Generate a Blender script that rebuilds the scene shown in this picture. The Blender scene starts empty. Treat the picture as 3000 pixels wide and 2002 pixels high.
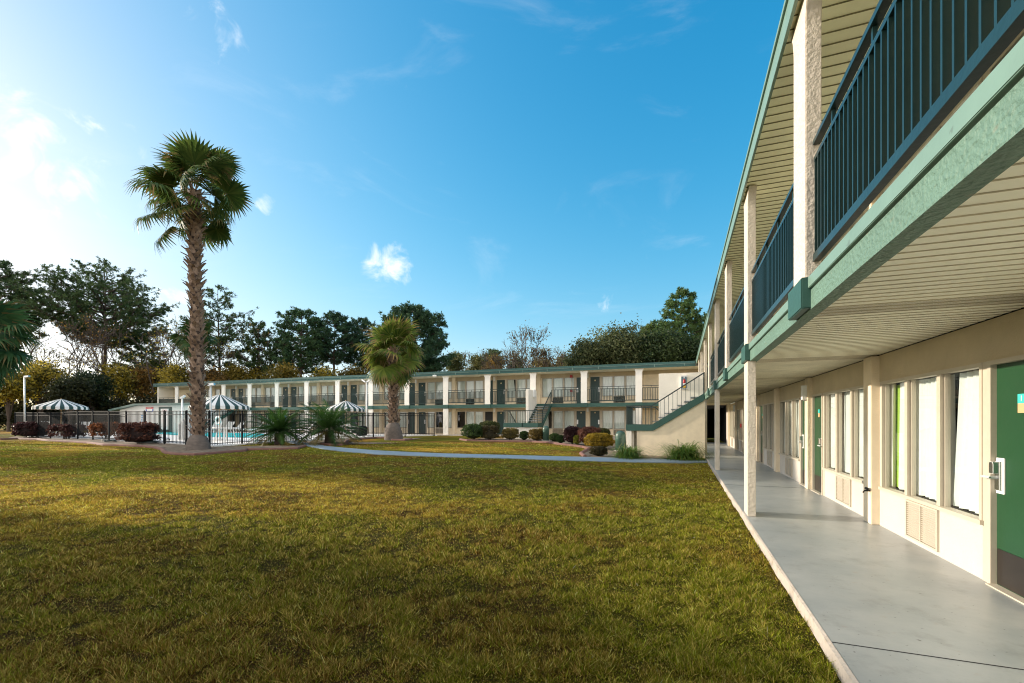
import bpy, math, random
import numpy as np
from mathutils import Vector, Matrix

random.seed(7)
rng = np.random.default_rng(7)
sc = bpy.context.scene
col = sc.collection
R = math.radians
PI = math.pi

# ---------------------------------------------------------------- camera frame (metres; walkway level is z = 0)
F, CX, HY, TH, EYE = 1330.0, 1500.0, 1231.0, R(20.41), 1.5
CT, ST = math.cos(TH), math.sin(TH)
FWD, RGT = Vector((-ST, CT, 0)), Vector((CT, ST, 0))


def ray(px, py):
    return FWD + RGT * ((px - CX) / F) + Vector((0, 0, 1)) * ((HY - py) / F)


def at_d(px, py, d):
    return Vector((0, 0, EYE)) + ray(px, py) * d


def smooth(t):
    t = np.clip(t, 0, 1)
    return t * t * (3 - 2 * t)


def ground(x, y):
    x = np.asarray(x, float)
    y = np.asarray(y, float)
    t = (-0.35 * x + 0.45 * y - 3) / 16
    g = -0.1 + 0.40 * smooth(t) * smooth((0.5 - x) / 7)
    g = g + 0.025 * np.sin(x * 0.55 + 1.0) * np.sin(y * 0.43) * smooth((-x) / 3)
    return g


def gz(x, y):
    return float(ground(x, y))


def G(px, py, dz=0.0):
    """the point of the ground seen at a photo pixel"""
    lo, hi = 1.5, None
    d = 1.5
    r = ray(px, py)
    while d < 120:
        p = r * d
        if EYE + p.z < gz(p.x, p.y):
            hi = d
            break
        lo = d
        d *= 1.03
    if hi is None:
        hi = lo
    for _ in range(30):
        m = (lo + hi) / 2
        p = r * m
        if EYE + p.z < gz(p.x, p.y):
            hi = m
        else:
            lo = m
    p = r * hi
    return Vector((p.x, p.y, gz(p.x, p.y) + dz))


def depth(p):
    return p.x * FWD.x + p.y * FWD.y


# ---------------------------------------------------------------- value noise in numpy (for lawn colour patches)
def vnoise(x, y, seed=0):
    xi, yi = np.floor(x).astype(int), np.floor(y).astype(int)
    xf, yf = x - xi, y - yi
    xf, yf = xf * xf * (3 - 2 * xf), yf * yf * (3 - 2 * yf)

    def h(a, b):
        n = (a * 374761393 + b * 668265263 + seed * 974711) & 0xFFFFFFFF
        n = ((n ^ (n >> 13)) * 1274126177) & 0xFFFFFFFF
        return ((n ^ (n >> 16)) & 0xFFFF) / 65535.0
    a, b, c, d = h(xi, yi), h(xi + 1, yi), h(xi, yi + 1), h(xi + 1, yi + 1)
    return (a * (1 - xf) + b * xf) * (1 - yf) + (c * (1 - xf) + d * xf) * yf


def fbm(x, y, seed=0, o=4):
    s, a, t = 0, 0.5, 0
    for k in range(o):
        s = s + a * vnoise(x * 2 ** k + 17.3 * k, y * 2 ** k - 9.1 * k, seed + k)
        t += a
        a *= 0.55
    return s / t


# ---------------------------------------------------------------- materials
def mat(name, c, rough=0.6, var=0.08, vscale=3.0, bump=0.0, bscale=40.0, metal=0.0, spec=0.5, c2=None, stretch=None, bdetail=6, dirt=None):
    m = bpy.data.materials.new(name)
    m.use_nodes = True
    nt = m.node_tree
    N, L = nt.nodes, nt.links
    b = N['Principled BSDF']
    b.inputs['Roughness'].default_value = rough
    b.inputs['Metallic'].default_value = metal
    b.inputs['Specular IOR Level'].default_value = spec
    tc = N.new('ShaderNodeTexCoord')
    src = tc.outputs['Object']
    if stretch:
        mp = N.new('ShaderNodeMapping')
        mp.inputs['Scale'].default_value = stretch
        L.new(src, mp.inputs['Vector'])
        src = mp.outputs['Vector']
    n = N.new('ShaderNodeTexNoise')
    n.inputs['Scale'].default_value = vscale
    n.inputs['Detail'].default_value = 8
    n.inputs['Roughness'].default_value = 0.65
    L.new(src, n.inputs['Vector'])
    rmp = N.new('ShaderNodeMapRange')
    rmp.inputs['From Min'].default_value = 0.3
    rmp.inputs['From Max'].default_value = 0.7
    L.new(n.outputs['Fac'], rmp.inputs['Value'])
    mx = N.new('ShaderNodeMix')
    mx.data_type = 'RGBA'
    lo = [max(0, v * (1 - var)) for v in c]
    hi = [min(1, v * (1 + var)) for v in (c2 or c)]
    mx.inputs['A'].default_value = (*lo, 1)
    mx.inputs['B'].default_value = (*hi, 1)
    L.new(rmp.outputs['Result'], mx.inputs['Factor'])
    out = mx.outputs['Result']
    if dirt:
        n3 = N.new('ShaderNodeTexNoise')
        n3.inputs['Scale'].default_value = dirt[1]
        n3.inputs['Detail'].default_value = 10
        n3.inputs['Roughness'].default_value = 0.7
        L.new(src, n3.inputs['Vector'])
        r3 = N.new('ShaderNodeMapRange')
        r3.inputs['From Min'].default_value = dirt[2]
        r3.inputs['From Max'].default_value = dirt[3]
        r3.inputs['To Max'].default_value = dirt[4]
        L.new(n3.outputs['Fac'], r3.inputs['Value'])
        m3 = N.new('ShaderNodeMix')
        m3.data_type = 'RGBA'
        m3.inputs['B'].default_value = (*dirt[0], 1)
        L.new(out, m3.inputs['A'])
        L.new(r3.outputs['Result'], m3.inputs['Factor'])
        out = m3.outputs['Result']
    L.new(out, b.inputs['Base Color'])
    if bump:
        n2 = N.new('ShaderNodeTexNoise')
        n2.inputs['Scale'].default_value = bscale
        n2.inputs['Detail'].default_value = bdetail
        L.new(src, n2.inputs['Vector'])
        bp = N.new('ShaderNodeBump')
        bp.inputs['Strength'].default_value = bump
        bp.inputs['Distance'].default_value = 0.02
        L.new(n2.outputs['Fac'], bp.inputs['Height'])
        L.new(bp.outputs['Normal'], b.inputs['Normal'])
    return m


def leafmat(name, transl=0.35, rough=0.5, spec=0.3):
    m = bpy.data.materials.new(name)
    m.use_nodes = True
    nt = m.node_tree
    N, L = nt.nodes, nt.links
    b = N['Principled BSDF']
    b.inputs['Roughness'].default_value = rough
    b.inputs['Specular IOR Level'].default_value = spec
    a = N.new('ShaderNodeAttribute')
    a.attribute_name = 'Col'
    L.new(a.outputs['Color'], b.inputs['Base Color'])
    t = N.new('ShaderNodeBsdfTranslucent')
    L.new(a.outputs['Color'], t.inputs['Color'])
    mx = N.new('ShaderNodeMixShader')
    mx.inputs['Fac'].default_value = transl
    L.new(b.outputs['BSDF'], mx.inputs[1])
    L.new(t.outputs['BSDF'], mx.inputs[2])
    L.new(mx.outputs['Shader'], N['Material Output'].inputs['Surface'])
    return m


def glassmat(name, tint=(0.93, 0.96, 0.95), ior=1.5):
    m = bpy.data.materials.new(name)
    m.use_nodes = True
    nt = m.node_tree
    N, L = nt.nodes, nt.links
    N.remove(N['Principled BSDF'])
    tr = N.new('ShaderNodeBsdfTransparent')
    tr.inputs['Color'].default_value = (*tint, 1)
    gl = N.new('ShaderNodeBsdfGlossy')
    gl.inputs['Roughness'].default_value = 0.02
    lw = N.new('ShaderNodeLayerWeight')
    lw.inputs['Blend'].default_value = 0.5
    pw = N.new('ShaderNodeMath')
    pw.operation = 'POWER'
    pw.inputs[1].default_value = 4.5
    L.new(lw.outputs['Facing'], pw.inputs[0])
    fr = N.new('ShaderNodeMath')
    fr.operation = 'MULTIPLY_ADD'
    fr.inputs[1].default_value = 0.90
    fr.inputs[2].default_value = 0.10
    L.new(pw.outputs['Value'], fr.inputs[0])
    mx = N.new('ShaderNodeMixShader')
    L.new(fr.outputs['Value'], mx.inputs['Fac'])
    L.new(tr.outputs['BSDF'], mx.inputs[1])
    L.new(gl.outputs['BSDF'], mx.inputs[2])
    L.new(mx.outputs['Shader'], N['Material Output'].inputs['Surface'])
    return m


M = {}
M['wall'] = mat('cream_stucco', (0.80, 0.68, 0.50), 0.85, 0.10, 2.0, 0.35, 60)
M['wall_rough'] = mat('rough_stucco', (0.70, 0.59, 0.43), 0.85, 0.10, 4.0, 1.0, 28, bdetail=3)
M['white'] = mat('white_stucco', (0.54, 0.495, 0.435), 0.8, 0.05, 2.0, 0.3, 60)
M['column_far'] = mat('white_column_stucco', (0.88, 0.84, 0.77), 0.75, 0.04, 3.0, 0.3, 30)
M['white_far'] = mat('bright_white_stucco', (0.84, 0.79, 0.70), 0.8, 0.05, 2.0, 0.3, 60)
M['tan'] = mat('tan_header_stucco', (0.52, 0.43, 0.29), 0.85, 0.10, 2.0, 0.35, 60)
M['post'] = mat('painted_post_stucco', (0.62, 0.55, 0.455), 0.75, 0.08, 3.0, 0.8, 30, bdetail=3, dirt=((0.35, 0.31, 0.25), 2.2, 0.62, 0.8, 0.45))
M['trim'] = mat('cream_trim', (0.52, 0.46, 0.365), 0.5, 0.05, 6.0, 0.1, 30)
M['soffit'] = mat('cream_vinyl_soffit', (0.95, 0.91, 0.73), 0.55, 0.04, 1.2, 0.08, 12)
M['soffit_up'] = mat('pale_olive_soffit', (0.93, 0.89, 0.60), 0.55, 0.10, 1.2, 0.08, 12)
M['green'] = mat('green_trim_paint', (0.026, 0.088, 0.070), 0.5, 0.10, 3.0, 0.15, 30)
M['mint'] = mat('mint_stucco', (0.118, 0.205, 0.155), 0.6, 0.12, 2.5, 0.9, 32, bdetail=3)
M['mint_trim'] = mat('mint_trim_metal', (0.160, 0.255, 0.205), 0.45, 0.08, 2.0, 0.1, 12, dirt=((0.5, 0.5, 0.45), 3.0, 0.66, 0.72, 0.6))
M['teal'] = mat('weathered_teal_fascia', (0.022, 0.085, 0.078), 0.45, 0.18, 1.6, 0.1, 12, stretch=(0.4, 3, 3))
M['rail'] = mat('dark_green_rail_enamel', (0.010, 0.030, 0.029), 0.3, 0.15, 4.0, 0.06, 30, spec=0.45)
M['door'] = mat('green_door_paint', (0.014, 0.062, 0.024), 0.35, 0.10, 1.0, 0.03, 20)
M['door_far'] = mat('dark_green_door_paint', (0.010, 0.040, 0.036), 0.4, 0.10, 1.0, 0.03, 20)
M['kick'] = mat('brown_kick_plate', (0.022, 0.017, 0.014), 0.35, 0.2, 3.0)
M['chrome'] = mat('brushed_chrome', (0.62, 0.63, 0.64), 0.22, 0.04, 5.0, metal=1.0)
M['plastic_white'] = mat('white_plastic', (0.78, 0.78, 0.76), 0.4, 0.04, 4.0)
M['curtain'] = mat('ivory_curtain', (0.74, 0.78, 0.75), 0.9, 0.05, 3.0)
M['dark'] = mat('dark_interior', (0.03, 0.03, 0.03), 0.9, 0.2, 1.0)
M['lime'] = mat('lime_fabric', (0.36, 0.55, 0.08), 0.8, 0.08, 3.0)
M['glass'] = glassmat('window_glass')
M['concrete'] = mat('grey_painted_concrete', (0.27, 0.30, 0.31), 0.36, 0.12, 1.1, 0.12, 9, c2=(0.33, 0.34, 0.33), dirt=((0.14, 0.145, 0.14), 3.2, 0.53, 0.74, 0.55))
M['kerbface'] = mat('pale_concrete_edge', (0.46, 0.40, 0.34), 0.85, 0.15, 5.0, 0.6, 40, dirt=((0.20, 0.15, 0.10), 5.0, 0.50, 0.70, 0.8))
def specks(m, sc_, lo, hi, colr, amt):
    N, L = m.node_tree.nodes, m.node_tree.links
    b = N['Principled BSDF']
    old = b.inputs['Base Color'].links[0].from_socket
    tc = N.new('ShaderNodeTexCoord')
    n = N.new('ShaderNodeTexNoise')
    n.inputs['Scale'].default_value = sc_
    n.inputs['Detail'].default_value = 3
    L.new(tc.outputs['Object'], n.inputs['Vector'])
    r = N.new('ShaderNodeMapRange')
    r.inputs['From Min'].default_value = lo
    r.inputs['From Max'].default_value = hi
    r.inputs['To Max'].default_value = amt
    L.new(n.outputs['Fac'], r.inputs['Value'])
    mx = N.new('ShaderNodeMix')
    mx.data_type = 'RGBA'
    mx.inputs['B'].default_value = (*colr, 1)
    L.new(old, mx.inputs['A'])
    L.new(r.outputs['Result'], mx.inputs['Factor'])
    L.new(mx.outputs['Result'], b.inputs['Base Color'])


specks(M['concrete'], 26, 0.68, 0.74, (0.10, 0.10, 0.09), 0.8)
specks(M['concrete'], 7, 0.66, 0.78, (0.30, 0.25, 0.20), 0.6)
specks(M['mint'], 9, 0.66, 0.74, (0.25, 0.22, 0.16), 0.6)
specks(M['mint_trim'], 14, 0.68, 0.73, (0.10, 0.14, 0.11), 0.7)
M['path'] = mat('blue_grey_path_paint', (0.23, 0.29, 0.34), 0.5, 0.12, 2.0, 0.15, 25)
M['deckpool'] = mat('white_pool_deck', (0.86, 0.84, 0.82), 0.7, 0.06, 1.5, 0.1, 30)
M['mulch'] = mat('brown_mulch', (0.10, 0.068, 0.045), 0.95, 0.45, 5.0, 1.0, 22, c2=(0.20, 0.15, 0.10))
M['edging'] = mat('red_edging', (0.165, 0.078, 0.058), 0.8, 0.25, 5.0, 0.5, 30)
M['black'] = mat('black_enamel', (0.008, 0.009, 0.010), 0.6, 0.2, 6.0, spec=0.15)
M['bark'] = mat('grey_brown_bark', (0.085, 0.062, 0.048), 0.9, 0.35, 4.0, 0.8, 14, stretch=(1, 1, 0.25))
M['bark_pale'] = mat('pale_bark', (0.15, 0.115, 0.085), 0.9, 0.3, 4.0, 0.6, 14, stretch=(1, 1, 0.25))
M['palmbark'] = mat('palm_trunk_bark', (0.05, 0.033, 0.024), 0.9, 0.35, 3.0, 0.8, 20)
M['boot'] = mat('palm_leaf_base', (0.13, 0.080, 0.052), 0.8, 0.35, 5.0, 0.5, 25, c2=(0.32, 0.23, 0.175))
M['palmbase'] = mat('grey_palm_butt', (0.13, 0.105, 0.09), 0.9, 0.3, 4.0, 0.7, 18, stretch=(1, 1, 2))
M['leaf'] = leafmat('foliage_leaf', 0.45)
M['needle'] = leafmat('pine_needle', 0.25, 0.6)
M['frond'] = leafmat('palm_frond_leaf', 0.40, 0.5, 0.2)
M['blade'] = leafmat('grass_blade', 0.45, 0.8, 0.05)
M['umb_white'] = mat('white_canvas', (0.78, 0.76, 0.74), 0.8, 0.05, 3.0)
M['umb_green'] = mat('dark_green_canvas', (0.02, 0.06, 0.06), 0.8, 0.1, 3.0)
M['umb_under'] = mat('tan_canvas_lining', (0.42, 0.32, 0.22), 0.9, 0.1, 3.0)
M['wood'] = mat('varnished_pole', (0.45, 0.27, 0.12), 0.5, 0.15, 4.0)
M['bollard'] = mat('green_bollard_paint', (0.032, 0.080, 0.058), 0.4, 0.1, 3.0)
M['red'] = mat('red_enamel', (0.42, 0.02, 0.02), 0.4, 0.1, 5.0)
M['yellow'] = mat('yellow_label', (0.75, 0.45, 0.03), 0.5, 0.1, 5.0)
M['blue'] = mat('blue_print', (0.02, 0.06, 0.35), 0.5, 0.1, 5.0)
M['cabinet'] = mat('blue_grey_panel', (0.10, 0.16, 0.20), 0.3, 0.1, 4.0)
M['teal_tag'] = mat('turquoise_plate', (0.05, 0.52, 0.47), 0.5, 0.05, 5.0)
M['peach'] = mat('peach_plate', (0.70, 0.40, 0.20), 0.5, 0.05, 5.0)
M['hose'] = mat('dark_hose_rubber', (0.02, 0.035, 0.035), 0.4, 0.1, 5.0)
M['signred'] = mat('red_print', (0.60, 0.03, 0.03), 0.5, 0.05, 5.0)
M['roofgrey'] = mat('grey_roof_gravel', (0.20, 0.19, 0.18), 0.95, 0.2, 4.0, 0.5, 40)
M['machine'] = mat('blue_machine_front', (0.05, 0.09, 0.14), 0.35, 0.2, 2.0)
M['carpet'] = mat('green_turf_carpet', (0.01, 0.12, 0.03), 0.95, 0.3, 40.0, 0.8, 200)
M['clap'] = mat('white_clapboard', (0.72, 0.70, 0.66), 0.6, 0.05, 2.0, 0.1, 30)


def watermat():
    m = mat('pool_water', (0.005, 0.50, 0.55), 0.25, 0.1, 0.6, 0.3, 3, spec=0.12)
    return m


M['water'] = watermat()


def lawnmat():
    m = bpy.data.materials.new('lawn_turf')
    m.use_nodes = True
    N, L = m.node_tree.nodes, m.node_tree.links
    b = N['Principled BSDF']
    b.inputs['Roughness'].default_value = 0.95
    b.inputs['Specular IOR Level'].default_value = 0.1
    a = N.new('ShaderNodeAttribute')
    a.attribute_name = 'Col'
    tc = N.new('ShaderNodeTexCoord')
    n = N.new('ShaderNodeTexNoise')
    n.inputs['Scale'].default_value = 9
    n.inputs['Detail'].default_value = 10
    n.inputs['Roughness'].default_value = 0.75
    L.new(tc.outputs['Object'], n.inputs['Vector'])
    r = N.new('ShaderNodeMapRange')
    r.inputs['From Min'].default_value = 0.3
    r.inputs['From Max'].default_value = 0.7
    r.inputs['To Min'].default_value = 0.55
    r.inputs['To Max'].default_value = 1.35
    L.new(n.outputs['Fac'], r.inputs['Value'])
    mx = N.new('ShaderNodeVectorMath')
    mx.operation = 'SCALE'
    L.new(a.outputs['Color'], mx.inputs[0])
    L.new(r.outputs['Result'], mx.inputs['Scale'])
    L.new(mx.outputs['Vector'], b.inputs['Base Color'])
    n2 = N.new('ShaderNodeTexNoise')
    n2.inputs['Scale'].default_value = 35
    n2.inputs['Detail'].default_value = 6
    L.new(tc.outputs['Object'], n2.inputs['Vector'])
    bp = N.new('ShaderNodeBump')
    bp.inputs['Strength'].default_value = 1.0
    bp.inputs['Distance'].default_value = 0.06
    L.new(n2.outputs['Fac'], bp.inputs['Height'])
    L.new(bp.outputs['Normal'], b.inputs['Normal'])
    return m


M['lawn'] = lawnmat()


# ---------------------------------------------------------------- mesh helpers
class MB:
    def __init__(self):
        self.v, self.f, self.m = [], [], []

    def add(self, vs, fs, m=0):
        o = len(self.v)
        self.v += [tuple(p) for p in vs]
        self.f += [tuple(i + o for i in f) for f in fs]
        self.m += [m] * len(fs)
        return self

    def box(self, x0, y0, z0, x1, y1, z1, m=0):
        x0, x1 = sorted((x0, x1)); y0, y1 = sorted((y0, y1)); z0, z1 = sorted((z0, z1))
        vs = [(x, y, z) for z in (z0, z1) for y in (y0, y1) for x in (x0, x1)]
        return self.add(vs, [(0, 2, 3, 1), (4, 5, 7, 6), (0, 1, 5, 4), (2, 6, 7, 3), (0, 4, 6, 2), (1, 3, 7, 5)], m)

    def bar(self, a, b, w, h, m=0, up=(0, 0, 1)):
        """square bar from a to b"""
        a, b = Vector(a), Vector(b)
        d = (b - a).normalized()
        u = Vector(up)
        if abs(d.dot(u)) > 0.98:
            u = Vector((0, 1, 0))
        s = d.cross(u).normalized()
        u = s.cross(d).normalized()
        vs = []
        for p in (a, b):
            for i, j in ((-1, -1), (1, -1), (1, 1), (-1, 1)):
                vs.append(p + s * (i * w / 2) + u * (j * h / 2))
        return self.add(vs, [(3, 2, 1, 0), (4, 5, 6, 7), (0, 1, 5, 4), (1, 2, 6, 5), (2, 3, 7, 6), (3, 0, 4, 7)], m)

    def tube(self, pts, rad, n=6, m=0, cap=True):
        pts = [Vector(p) for p in pts]
        if not hasattr(rad, '__len__'):
            rad = [rad] * len(pts)
        vs, fs = [], []
        for i, p in enumerate(pts):
            d = (pts[min(i + 1, len(pts) - 1)] - pts[max(i - 1, 0)])
            d = d.normalized() if d.length > 1e-9 else Vector((0, 0, 1))
            u = Vector((1, 0, 0)) if abs(d.x) < 0.8 else Vector((0, 1, 0))
            s = d.cross(u).normalized()
            t = d.cross(s)
            for k in range(n):
                a = 2 * PI * k / n
                vs.append(p + (s * math.cos(a) + t * math.sin(a)) * rad[i])
        for i in range(len(pts) - 1):
            for k in range(n):
                k2 = (k + 1) % n
                fs.append((i * n + k, i * n + k2, (i + 1) * n + k2, (i + 1) * n + k))
        if cap:
            fs.append(tuple(range(n))[::-1])
            fs.append(tuple((len(pts) - 1) * n + k for k in range(n)))
        return self.add(vs, fs, m)

    def lathe(self, prof, c=(0, 0, 0), n=24, m=0):
        vs, fs = [], []
        for r, z in prof:
            for k in range(n):
                a = 2 * PI * k / n
                vs.append((c[0] + r * math.cos(a), c[1] + r * math.sin(a), c[2] + z))
        for i in range(len(prof) - 1):
            for k in range(n):
                k2 = (k + 1) % n
                fs.append((i * n + k, i * n + k2, (i + 1) * n + k2, (i + 1) * n + k))
        fs.append(tuple(range(n))[::-1])
        fs.append(tuple((len(prof) - 1) * n + k for k in range(n)))
        return self.add(vs, fs, m)

    def prism(self, poly, axis, a, b, m=0):
        """extrude a 2D polygon along an axis ('x','y','z') from a to b"""
        def P(p, t):
            if axis == 'x':
                return (t, p[0], p[1])
            if axis == 'y':
                return (p[0], t, p[1])
            return (p[0], p[1], t)
        n = len(poly)
        vs = [P(p, a) for p in poly] + [P(p, b) for p in poly]
        fs = [tuple(range(n))[::-1], tuple(range(n, 2 * n))]
        for i in range(n):
            j = (i + 1) % n
            fs.append((i, j, n + j, n + i))
        return self.add(vs, fs, m)

    def mesh(self, name, mats, smooth=False, bevel=0):
        me = bpy.data.meshes.new(name)
        me.from_pydata(self.v, [], self.f)
        for x in (mats if isinstance(mats, (list, tuple)) else [mats]):
            me.materials.append(x)
        me.polygons.foreach_set('material_index', self.m)
        if smooth:
            me.polygons.foreach_set('use_smooth', [True] * len(me.polygons))
        import bmesh
        bm = bmesh.new()
        bm.from_mesh(me)
        bmesh.ops.recalc_face_normals(bm, faces=bm.faces)
        if bevel:
            bmesh.ops.bevel(bm, geom=[e for e in bm.edges if e.is_manifold and e.calc_face_angle(0) > 0.6], offset=bevel, segments=2, affect='EDGES', clamp_overlap=True)
        bm.to_mesh(me)
        bm.free()
        me.update()
        return me

    def build(self, name, mats, parent=None, smooth=False, loc=(0, 0, 0), rz=0, bevel=0):
        return link(name, self.mesh(name, mats, smooth, bevel), parent, loc, rz)


def link(name, me, parent=None, loc=(0, 0, 0), rz=0, scale=None):
    o = bpy.data.objects.new(name, me)
    col.objects.link(o)
    o.location = loc
    o.rotation_euler = (0, 0, rz)
    if scale:
        o.scale = scale
    if parent:
        o.parent = parent
    return o


def npmesh(name, V, Fq, mats, C=None, midx=None, smooth=False):
    """fast mesh from numpy arrays; Fq is (n,k)"""
    V = np.asarray(V, np.float32)
    Fq = np.asarray(Fq, np.int32)
    me = bpy.data.meshes.new(name)
    k = Fq.shape[1]
    me.vertices.add(len(V))
    me.vertices.foreach_set('co', V.ravel())
    me.loops.add(Fq.size)
    me.loops.foreach_set('vertex_index', Fq.ravel())
    me.polygons.add(len(Fq))
    me.polygons.foreach_set('loop_start', np.arange(0, Fq.size, k, dtype=np.int32))
    me.polygons.foreach_set('loop_total', np.full(len(Fq), k, np.int32))
    for x in (mats if isinstance(mats, (list, tuple)) else [mats]):
        me.materials.append(x)
    if midx is not None:
        me.polygons.foreach_set('material_index', np.asarray(midx, np.int32))
    if smooth:
        me.polygons.foreach_set('use_smooth', np.ones(len(Fq), bool))
    me.update(calc_edges=True)
    if C is not None:
        at = me.attributes.new('Col', 'FLOAT_COLOR', 'POINT')
        C4 = np.ones((len(V), 4), np.float32)
        C4[:, :3] = C
        at.data.foreach_set('color', C4.ravel())
    return me


def tag(o, label=None, cat=None, group=None, kind=None):
    if label:
        o['label'] = label
    if cat:
        o['category'] = cat
    if group:
        o['group'] = group
    if kind:
        o['kind'] = kind
    return o


def thing(name, label, cat, loc=(0, 0, 0), rz=0, group=None):
    o = bpy.data.objects.new(name, None)
    o.empty_display_size = 0.2
    col.objects.link(o)
    o.location = loc
    o.rotation_euler = (0, 0, rz)
    return tag(o, label, cat, group)


def text_part(name, s, size, matl, parent, loc, rot, align='CENTER'):
    cu = bpy.data.curves.new(name, 'FONT')
    cu.body = s
    cu.size = size
    cu.align_x = align
    cu.align_y = 'CENTER'
    cu.extrude = 0.001
    tmp = bpy.data.objects.new(name, cu)
    me = bpy.data.meshes.new_from_object(tmp)
    bpy.data.objects.remove(tmp)
    me.materials.clear()
    me.materials.append(matl)
    o = bpy.data.objects.new(name, me)
    col.objects.link(o)
    o.location = loc
    o.rotation_euler = rot
    o.parent = parent
    return o


# ---------------------------------------------------------------- camera, sky, sun
cam = bpy.data.cameras.new('camera')
cam.sensor_width = 36
cam.lens = F / 3000 * 36
cam.shift_y = (HY - 1001) / 3000
cam.clip_start = 0.05
cam.clip_end = 3000
co = bpy.data.objects.new('camera', cam)
col.objects.link(co)
co.location = (0, 0, EYE)
co.rotation_euler = (R(90), 0, TH)
sc.camera = co

SUN_EL = R(15.0)
sun = bpy.data.lights.new('sun', 'SUN')
sun.energy = 2.0
sun.angle = R(0.6)
sun.color = (1.0, 0.88, 0.72)
so = bpy.data.objects.new('sun', sun)
col.objects.link(so)
so.location = (-60, 5, 40)
SUN_AZ = R(4.5)      # a little towards the camera side of due left
dvec = Vector((math.cos(SUN_EL) * math.cos(SUN_AZ), math.cos(SUN_EL) * math.sin(SUN_AZ), -math.sin(SUN_EL)))
so.rotation_euler = dvec.to_track_quat('-Z', 'Y').to_euler()

w = bpy.data.worlds.new('World')
sc.world = w
w.use_nodes = True
N, L = w.node_tree.nodes, w.node_tree.links
bg = N['Background']
sky = N.new('ShaderNodeTexSky')
sky.sky_type = 'NISHITA'
sky.sun_disc = False
sky.sun_elevation = SUN_EL
sky.sun_rotation = R(-94.5)
sky.air_density = 1.0
sky.dust_density = 1.3
sky.ozone_density = 3.0
bg.inputs['Strength'].default_value = 0.135
tc = N.new('ShaderNodeTexCoord')
sepd = N.new('ShaderNodeVectorMath')
sepd.operation = 'NORMALIZE'
L.new(tc.outputs['Generated'], sepd.inputs[0])
n1 = N.new('ShaderNodeTexNoise')
n1.inputs['Scale'].default_value = 17
n1.inputs['Detail'].default_value = 9
n1.inputs['Roughness'].default_value = 0.58
n1.inputs['Distortion'].default_value = 0.6
L.new(sepd.outputs['Vector'], n1.inputs['Vector'])
acc = None
CLOUDS = [(1110, 800, .03, .8), (1170, 735, .03, .8), (1145, 780, 0.105, 1.05), (1200, 760, 0.05, 0.6), (590, 25, 0.12, 0.7), (640, 130, 0.06, 0.5), (80, 470, 0.24, 0.75), (230, 500, 0.13, 0.7), (780, 590, 0.04, 0.8), (285, 625, 0.05, 0.6),
          (520, 885, 0.055, 0.8), (1900, 780, 0.06, 0.35), (1675, 878, 0.045, 0.6), (1770, 890, 0.06, 0.35), (1640, 955, 0.03, 0.7), (1720, 925, 0.04, 0.45), (20, 800, 0.12, 0.7), (1305, 395, 0.05, 0.3), (300, 720, 0.06, 0.4)]
for px, py, r, amt in CLOUDS:
    c = ray(px, py).normalized()
    d = N.new('ShaderNodeVectorMath')
    d.operation = 'DISTANCE'
    L.new(sepd.outputs['Vector'], d.inputs[0])
    d.inputs[1].default_value = c
    mr = N.new('ShaderNodeMapRange')
    mr.interpolation_type = 'SMOOTHSTEP'
    mr.inputs['From Min'].default_value = 0.0
    mr.inputs['From Max'].default_value = r
    mr.inputs['To Min'].default_value = 1.0 * amt
    mr.inputs['To Max'].default_value = 0.0
    L.new(d.outputs['Value'], mr.inputs['Value'])
    if acc is None:
        acc = mr.outputs['Result']
    else:
        mxm = N.new('ShaderNodeMath')
        mxm.operation = 'MAXIMUM'
        L.new(acc, mxm.inputs[0])
        L.new(mr.outputs['Result'], mxm.inputs[1])
        acc = mxm.outputs['Value']
# cloud = smoothstep(noise - (1 - mask))
inv = N.new('ShaderNodeMath'); inv.operation = 'MULTIPLY_ADD'
L.new(acc, inv.inputs[0]); inv.inputs[1].default_value = 0.42; inv.inputs[2].default_value = -0.74
ad = N.new('ShaderNodeMath'); ad.operation = 'ADD'
L.new(inv.outputs['Value'], ad.inputs[0]); L.new(n1.outputs['Fac'], ad.inputs[1])
cl = N.new('ShaderNodeMapRange'); cl.interpolation_type = 'SMOOTHSTEP'
cl.inputs['From Min'].default_value = 0.0; cl.inputs['From Max'].default_value = 0.34
cl.inputs['To Max'].default_value = 0.9
sx = N.new('ShaderNodeSeparateXYZ'); L.new(sepd.outputs['Vector'], sx.inputs['Vector'])
rm = N.new('ShaderNodeMapRange'); rm.interpolation_type = 'SMOOTHSTEP'  # unseen cloud bank behind the camera, added to raise the fill light
rm.inputs['From Min'].default_value = 0.22; rm.inputs['From Max'].default_value = -0.10
L.new(sx.outputs['Y'], rm.inputs['Value'])
n2 = N.new('ShaderNodeTexNoise'); n2.inputs['Scale'].default_value = 3.2; n2.inputs['Detail'].default_value = 8
L.new(sepd.outputs['Vector'], n2.inputs['Vector'])
r2 = N.new('ShaderNodeMapRange'); r2.interpolation_type = 'SMOOTHSTEP'
r2.inputs['From Min'].default_value = 0.34; r2.inputs['From Max'].default_value = 0.54
L.new(n2.outputs['Fac'], r2.inputs['Value'])
m2 = N.new('ShaderNodeMath'); m2.operation = 'MULTIPLY'
L.new(rm.outputs['Result'], m2.inputs[0]); L.new(r2.outputs['Result'], m2.inputs[1])
L.new(ad.outputs['Value'], cl.inputs['Value'])
hs = N.new('ShaderNodeHueSaturation')
hs.inputs['Saturation'].default_value = 1.36
hs.inputs['Hue'].default_value = 0.495
L.new(sky.outputs['Color'], hs.inputs['Color'])
shl = N.new('ShaderNodeVectorMath'); shl.operation = 'MULTIPLY_ADD'
L.new(hs.outputs['Color'], shl.inputs[0]); shl.inputs[1].default_value = (.24, .24, .24); shl.inputs[2].default_value = (1, 1, 1)
dvd = N.new('ShaderNodeVectorMath'); dvd.operation = 'DIVIDE'
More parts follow.
